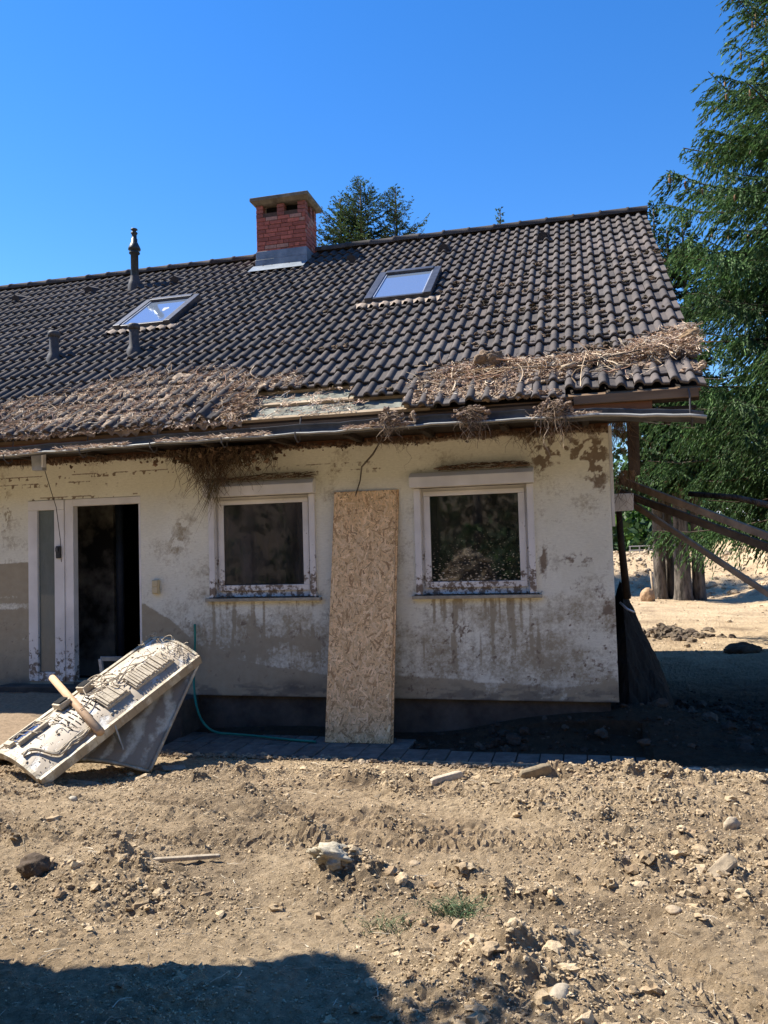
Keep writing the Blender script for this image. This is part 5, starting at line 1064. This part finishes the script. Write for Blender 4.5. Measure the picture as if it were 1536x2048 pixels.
        V2q = V2; o = mesh_np(nm, np.vstack([V, V2]), [F2 + len(V), F], m_straw, None, False, np.vstack([C, C2])); tag(o, lab, 'root clump')
    # litter along the gutter lip
    n = 2600; x = r.uniform(-7.5, 1.0, n); k = vn(x * 3, x * 0, 5) > np.interp(x, [-7.5, -2.5, -1.5, 1], [.15, .35, .62, .72]); x = x[k]; n = len(x); L = r.uniform(.03, .11, n); a = r.normal(0, .6, n); kk = 5; t = np.linspace(-.5, .5, kk)[None]
    P = np.stack([x[:, None] + np.cos(a)[:, None] * t * L[:, None], 7.16 + r.normal(0, .018, (n, 1)) + .2 * np.sin(a)[:, None] * t * L[:, None], ZLIP(x)[:, None] + .012 + r.uniform(0, .03, (n, 1)) + r.normal(0, .3, (n, 1)) * t * L[:, None]], -1)
    V, F, C = strands(P, r.uniform(.0015, .004, n), pick(PAL_STRAW, n, r), .6); tag(mesh_np('gutter_litter', V, F, m_straw, None, False, C), 'straw scraps lying along the lip of the gutter', 'debris', kind='stuff')
    # gable corner bundle
    V, F, C = hang_cluster([(.36, 8.5, 3.1, .05, 200, .9), (.40, 8.5, 2.6, .05, 150, .9), (.50, 8.6, 3.2, .10, 140, .6)], 5, PAL_DARK + [(.26, .17, .10)]); V[:, 1] = 8.3 + (V[:, 1] - 7.975) * 1.0
    tag(mesh_np('corner_roots', V, F, m_straw, None, False, C), 'bundle of torn brown roots hanging down the right house corner', 'roots', kind='stuff')
    # debris on shutter boxes
    for x0, x1, lab in ((-3.96, -2.72, 'dark twig litter lying on top of the left shutter box'), (-1.4, -.5, 'brown twig litter lying on top of the right shutter box')):
        n = 380; x = r.uniform(x0, x1, n); L = r.uniform(.03, .13, n); a = r.normal(0, .35, n); P = np.stack([x[:, None] + np.cos(a)[:, None] * t * L[:, None], 7.93 + r.normal(0, .02, (n, 1)) + 0 * t, 2.665 + r.uniform(0, .03, (n, 1)) * (1 + vn(x * 4, x, 3)[:, None]) + r.normal(0, .12, (n, 1)) * t * L[:, None]], -1)
        V, F, C = strands(P, r.uniform(.002, .0045, n), pick(PAL_DARK + [(.22, .14, .09)], n, r), .6); tag(mesh_np('shutter_litter', V, F, m_straw, None, False, C), lab, 'debris', kind='stuff')
hangings()
# roots and reeds beside plinth on right
# ------------------------------------------------------------------ trees
m_twig = simple('twig_bark', (.035, .026, .018), (.10, .078, .055), 8, .9)
def kites(P, D, L, W, cols, rng, cross=True):
    """leaf clumps: folded kites at P along D"""
    n = len(P); D = D / (np.linalg.norm(D, axis=1, keepdims=True) + 1e-9); A = np.cross(D, rng.normal(0, 1, (n, 3))); A /= np.linalg.norm(A, axis=1, keepdims=True) + 1e-9; B = np.cross(D, A)
    def one(A, B):
        return np.stack([P, P + D * (L * .45)[:, None] + A * (W * .5)[:, None], P + D * L[:, None], P + D * (L * .45)[:, None] - A * (W * .5)[:, None] + B * (W * .15)[:, None]], 1)
    Vs = [one(A, B)] + ([one(B, A)] if cross else []); V = np.concatenate([v.reshape(-1, 3) for v in Vs]); m = len(Vs)
    F = np.arange(n * m)[:, None] * 4 + np.arange(4)[None]; C = np.concatenate([np.repeat(cols, 4, 0)] * m); return V, F, C
def spruce(name, x, y, H, prof, zlow, seed, label, group, trunk_r=.25, dens=1.0, tw=(.10, .20), pal=None, step=.42, azr=None, cones=0, lean=0, fine=.03, cross=True, ratio=.3):
    r = np.random.default_rng(seed); z0 = zat(x, y); root = empty(name, (x, y, z0)); tag(root, label, 'tree', group)
    pal = pal or [(.030, .070, .022), (.045, .095, .03), (.022, .052, .022), (.065, .125, .04)]
    # trunk
    zz = np.concatenate([[-.3, 0, .15, .35, .7, 1.2], np.linspace(1.8, H * .985, 14)]); mb = MB(); rad = trunk_r * np.clip(1 - zz / H, 0, 1) ** .8 * (1 + .22 * np.exp(-np.maximum(zz, 0) / .18)) + .012
    mb.tube(np.stack([x + lean * zz + .0 * zz, y + 0 * zz, z0 + zz], 1), rad, 14); mb.build('trunk', m_bark, root, True)
    stems = []; sr = []; TP = []; TD = []; TL = []; tip = []; CP = []; BG = []
    z = zlow
    while z < H - .15:
        R0 = prof(z / H) * H; nb = max(4, int(r.integers(5, 8)))
        for b in range(nb):
            az = r.uniform(0, 2 * np.pi)
            if azr is not None and not azr(az, z): continue
            zb = z + r.uniform(-.2, .2) * step * 2; L = max(.12, R0 * (r.uniform(.70, .98) if r.uniform() < .85 else r.uniform(.98, 1.1))); f = zb / H
            a1 = np.interp(f, [0, .5, .8, 1], [-.28, -.15, .25, .9]); a2 = np.interp(f, [0, .5, .8, 1], [.14, .20, .14, .1]); sag = np.interp(f, [0, .5, .9], [.18, .10, 0])
            t = np.linspace(0, 1, 7); rr = L * t; dz = L * (a1 * t - sag * t ** 2 + a2 * 1.6 * t ** 3); azc = az + r.normal(0, .12) * t
            P = np.stack([x + lean * zb + rr * np.cos(azc), y + rr * np.sin(azc), z0 + zb + dz], 1); stems.append(P); sr.append(.006 + .011 * L)
            # side branchlets
            ns = max(3, int(L / .13 * dens)); ts = np.clip(r.uniform(.12, 1, ns) ** .85, 0, 1); base = np.stack([np.interp(ts, t, P[:, q]) for q in range(3)], 1)
            fw = P[-1] - P[0]; fw = fw / (np.linalg.norm(fw) + 1e-9); sdv = np.cross(fw, [0, 0, 1]); sdv /= np.linalg.norm(sdv) + 1e-9
            l2 = np.clip(L * .40 * (1.08 - ts) ** .6 * r.uniform(.5, 1.1, ns), .08, .85); sg = r.choice([-1, 1], ns)
            drp = np.interp(f, [0, .25, .6, .95], [.95, .75, .40, .05]) * r.uniform(.6, 1.3, ns)
            d2 = fw * .75 + sdv * sg[:, None] * .9; d2 /= np.linalg.norm(d2, axis=1, keepdims=True)
            nk = np.maximum(3, (l2 / fine).astype(int)); idx = np.repeat(np.arange(ns), nk); q = r.uniform(0, 1, len(idx))
            pp = base[idx] + d2[idx] * (l2[idx] * q)[:, None]; pp[:, 2] -= drp[idx] * l2[idx] * q ** 1.5
            dd = d2[idx] * .75 + r.normal(0, .24, (len(idx), 3)); dd[:, 2] -= drp[idx] * (.5 + q)
            TP.append(pp); TD.append(dd); TL.append(r.uniform(*tw, len(idx))); BG.append(np.full(len(idx), r.uniform(.55, 1.35))); tip.append(np.clip(.35 * q + .65 * ts[idx], 0, 1) ** 2)
            if cones and f > .35 and r.uniform() < .45:
                m = int(r.integers(1, 5)); tc = r.uniform(.55, 1, m); CP.append(np.stack([np.interp(tc, t, P[:, q_]) for q_ in range(3)], 1) - [0, 0, .05])
        z += step * r.uniform(.75, 1.2) * (1 if z < H * .8 else .6)
    TP = np.vstack(TP); TD = np.vstack(TD); TL = np.concatenate(TL); tip = np.concatenate(tip); n = len(TP)
    c = pick(pal, n, r, .18) * np.concatenate(BG)[:, None]; c = c * (1 - .5 * tip[:, None]) + (c * np.array([1.7, 1.45, 1.1])) * .5 * tip[:, None] + c * 0
    brown = r.uniform(0, 1, n) < .02; c[brown] = (.14, .10, .06)
    V, F, C = kites(TP, TD, TL, TL * ratio, np.clip(c, 0, 1), r, cross); mesh_np('foliage', V, F, m_leaf, root, False, C)
    V, F, C = strands(np.array(stems), np.array(sr), np.full((len(stems), 3), 1.0), .25, 4); mesh_np('branches', V, F, m_twig, root, True)
    if CP:
        CPa = np.vstack(CP); CPa = CPa[r.permutation(len(CPa))[:cones]]; m = len(CPa); B, Fi = ICO[1]; V = B[None] * np.array([.022, .022, .075]) * r.uniform(.8, 1.2, (m, 1, 1)) + (CPa - [0, 0, .09])[:, None]
        o = mesh_np('cones', V.reshape(-1, 3), (Fi[None] + (np.arange(m) * len(B))[:, None, None]).reshape(-1, 3), attr_mat('cone_scales', lo=.6, hi=1.2, scale=60), root, True, np.repeat(pick([(.36, .24, .14), (.28, .17, .10)], m, r), len(B), 0)); o['kind'] = 'stuff'
    return n
def P_big(f): return np.interp(f, [0, .12, .2, .36, .46, .52, .59, .75, 1], [.17, .18, .188, .172, .170, .132, .104, .065, 0])
shadow_hedge()
pal_sun = [(.072, .145, .055), (.10, .19, .072), (.048, .105, .045), (.135, .235, .09)]
spruce('spruce_tree', 5.35, 16.6, 21.5, P_big, 2.7, 1, 'towering cone laden spruce filling the right edge of the picture', 'spruces behind the house', .32, 4.2, (.06, .12), pal_sun, .19, lambda az, z: (np.cos(az) < .45), 1500, 0, .022, True, .21)
spruce('spruce_tree', 3.42, 26.9, 12.4, lambda f: np.interp(f, [0, .2, .5, .8, 1], [.12, .17, .15, .08, 0]), 3.9, 2, 'spruce with the pale scarred trunk, rightmost of the four behind the gable', 'spruces behind the house', .185, 2.4, (.10, .17), None, .30)
spruce('spruce_tree', 2.93, 26.7, 12.0, lambda f: np.interp(f, [0, .2, .5, .8, 1], [.13, .17, .14, .07, 0]), 3.7, 3, 'spruce with the widest dark trunk, twin of the scarred one beyond the gable', 'spruces behind the house', .25, 2.3, (.10, .17), None, .32)
spruce('spruce_tree', 2.60, 27.3, 12.9, lambda f: np.interp(f, [0, .25, .5, .8, 1], [.11, .12, .085, .035, 0]), 3.7, 4, 'spruce whose thin spiky tip shows just right of the roof verge', 'spruces behind the house', .15, 2.0, (.10, .17), None, .33)
spruce('spruce_tree', 2.28, 27.0, 11.5, lambda f: np.interp(f, [0, .25, .5, .8, 1], [.15, .16, .12, .06, 0]), 3.6, 5, 'spruce nearest the house corner, leftmost trunk seen below the beams', 'spruces behind the house', .19, 2.2, (.10, .17), None, .33)
pal_ridge = [(.07, .12, .05), (.05, .10, .045), (.10, .16, .065)]
Pn = lambda f: np.interp(f, [0, .5, .75, .88, .96, 1], [.13, .12, .10, .07, .025, 0])
spruce('spruce_tree', -8.95, 30.2, 15.7, lambda f: Pn(f) * 1.1, 9.5, 6, 'spruce top directly right of the chimney', 'spruce tops above the ridge', .2, 1.9, (.07, .12), pal_ridge, .24)
spruce('spruce_tree', -8.05, 30.0, 16.3, lambda f: Pn(f) * 1.12, 9.5, 7, 'tallest dense spruce top above the ridge', 'spruce tops above the ridge', .2, 1.9, (.07, .12), pal_ridge, .24)
spruce('spruce_tree', -6.72, 30.4, 15.8, lambda f: Pn(f) * 1.05, 9.5, 8, 'sparse spruce top standing apart on the right of the chimney group', 'spruce tops above the ridge', .16, 1.3, (.07, .12), pal_ridge, .27)
spruce('spruce_tree', -2.62, 30.0, 14.4, lambda f: Pn(f) * .32, 9.5, 9, 'tiny thin leader of a spruce poking over the middle of the ridge', 'spruce tops above the ridge', .10, .5, (.07, .12), pal_ridge, .35)
def wood_edge():
    r = np.random.default_rng(71); Ps = []; Ds = []; Cs = []; Ls = []
    for k in range(170):
        x = r.uniform(-4, 42); y = r.uniform(44, 60); h = r.uniform(3.5, 11) * (1 if y > 49 else .55); cz = h * .5; m = 420
        d = r.normal(0, 1, (m, 3)); d /= np.linalg.norm(d, axis=1, keepdims=True); rad = np.array([r.uniform(1.6, 3), r.uniform(1.6, 3), h * .55]); q = d * rad * r.uniform(.75, 1.05, (m, 1)) * (1 + .2 * np.sin(d[:, :1] * 7 + k))
        Ps.append(q + [x, y, cz]); Ds.append(d + r.normal(0, .6, (m, 3))); g = r.uniform(.5, 1.5); Cs.append(pick([(.05 * g, .11 * g, .03), (.035 * g, .075 * g, .025), (.08 * g, .16 * g, .04)], m, r)); Ls.append(r.uniform(.3, .65, m))
    V, F, C = kites(np.vstack(Ps), np.vstack(Ds), np.concatenate(Ls), np.concatenate(Ls) * .6, np.vstack(Cs), r, False)
    tag(mesh_np('distant_wood', V, F, m_leaf, None, False, C), 'green edge of the wood beyond the rubble bank', 'wood', kind='stuff')
wood_edge()
def far_things():
    # white railing on the bank
    mb = MB(); y = 37.5; root = empty('railing', (2.6, y, 0)); tag(root, 'short white railing on top of the rubble bank behind the trees', 'railing')
    zb = float(base_z(2.6, y)); 
    for z in (.30, .12): q = MB(); q.bar((1.9, y, zb + z), (4.0, y - .3, zb + z + .02), .05, .05); q.build('rail', m_alu, root)
    for x in np.linspace(1.95, 3.95, 6): q = MB(); q.bar((x, y - .08, zb - .1), (x, y - .08, zb + .32), .05, .05, up=(0, 1, 0)); q.build('post', m_alu, root)
    q = MB(); q.tube([(2.02, 26.0, -.2), (1.93, 26.0, 1.0)], .035, 8); tag(q.build('stake', m_batten, None, True), 'thin wooden stake stuck in the ground left of the tree trunks', 'stake')
    stone('boulder', (1.8, 25.9), (.42, .4, .55), 'rounded orange brown boulder at the foot of the wooden stake', 'boulder', (.40, .26, .15), 41, .08, 3)
    # pale flat roofed shed far right
    m_w = simple('white_cladding', (.62, .64, .68), (.78, .80, .84), 3, .5); root = empty('white_shed', (9.5, 42, 0)); tag(root, 'white flat roofed shed beyond the bank at the right edge', 'shed')
    q = MB(); q.box(6.9, 14, 40.5, 44.5, 0, 2.2); q.build('wall', m_w, root, bevel=.02)
    q = MB(); V = [(6.3, 39.8, 2.65), (14.5, 39.8, 2.3), (14.5, 45, 3.2), (6.3, 45, 3.5)]; V += [(a, b, c + .12) for a, b, c in V]; q.add(V, [(3, 2, 1, 0), (4, 5, 6, 7), (0, 1, 5, 4), (1, 2, 6, 5), (2, 3, 7, 6), (3, 0, 4, 7)]); q.build('roof', m_w, root)
    q = MB(); q.box(8.2, 9.4, 40.46, 40.498, .6, 1.9); q.build('door', simple('shed_door', (.3, .32, .36), (.4, .42, .45), 4, .5), root)
    q = MB(); q.box(8.6, 9.2, 43, 43.6, 3.3, 4.1); q.build('chimney', m_brick_plain, root)
m_brick_plain = simple('far_brick', (.25, .12, .08), (.35, .18, .12), 8, .9)
def behind():
    r = np.random.default_rng(88); n = 420; hx = r.normal(0, .62, n); hy = r.normal(0, .5, n); top = 1.75 * np.exp(-(hx / .8) ** 2 - (hy / .8) ** 2) + .55 * np.exp(-((hx - .9) / .5) ** 2) * np.exp(-(hy / .6) ** 2)
    V, F, C = lumps(np.stack([-3.0 + hx, -4.6 + hy, top * r.uniform(.25, 1, n)], 1), r.uniform(.08, .22, n), pick([(.34, .27, .19), (.25, .19, .13), (.16, .12, .08)], n, r), 1, .25, .8, r); tag(mesh_np('rubble_heap', V, F, m_mudobj, None, False, C), 'heap of rubble behind the photographer, mirrored in the right window', 'rubble heap', kind='stuff')
    for k, (x, y, h) in enumerate(((-6.2, -13, 12), (-3.6, -12, 10.5), (-1.0, -14, 13), (-9.5, -14, 12.5), (-13.5, -15, 9), (2.2, -13, 11))):
        spruce('spruce_tree', x, y, h, lambda f: np.interp(f, [0, .3, .7, 1], [.22, .21, .12, 0]), .6, 200 + k, ('tallest left', 'slim middle left', 'tall middle', 'broad far left', 'short leftmost', 'rightmost')[k] + ' spruce behind the photographer, mirrored darkly in the windows', 'spruces behind the photographer', .2, .5, (.2, .34), None, .55, None, 0, 0, .10, True, .4)
behind()
far_things()
print('tris', sum(len(o.data.polygons) for o in bpy.data.objects if o.type == 'MESH'))
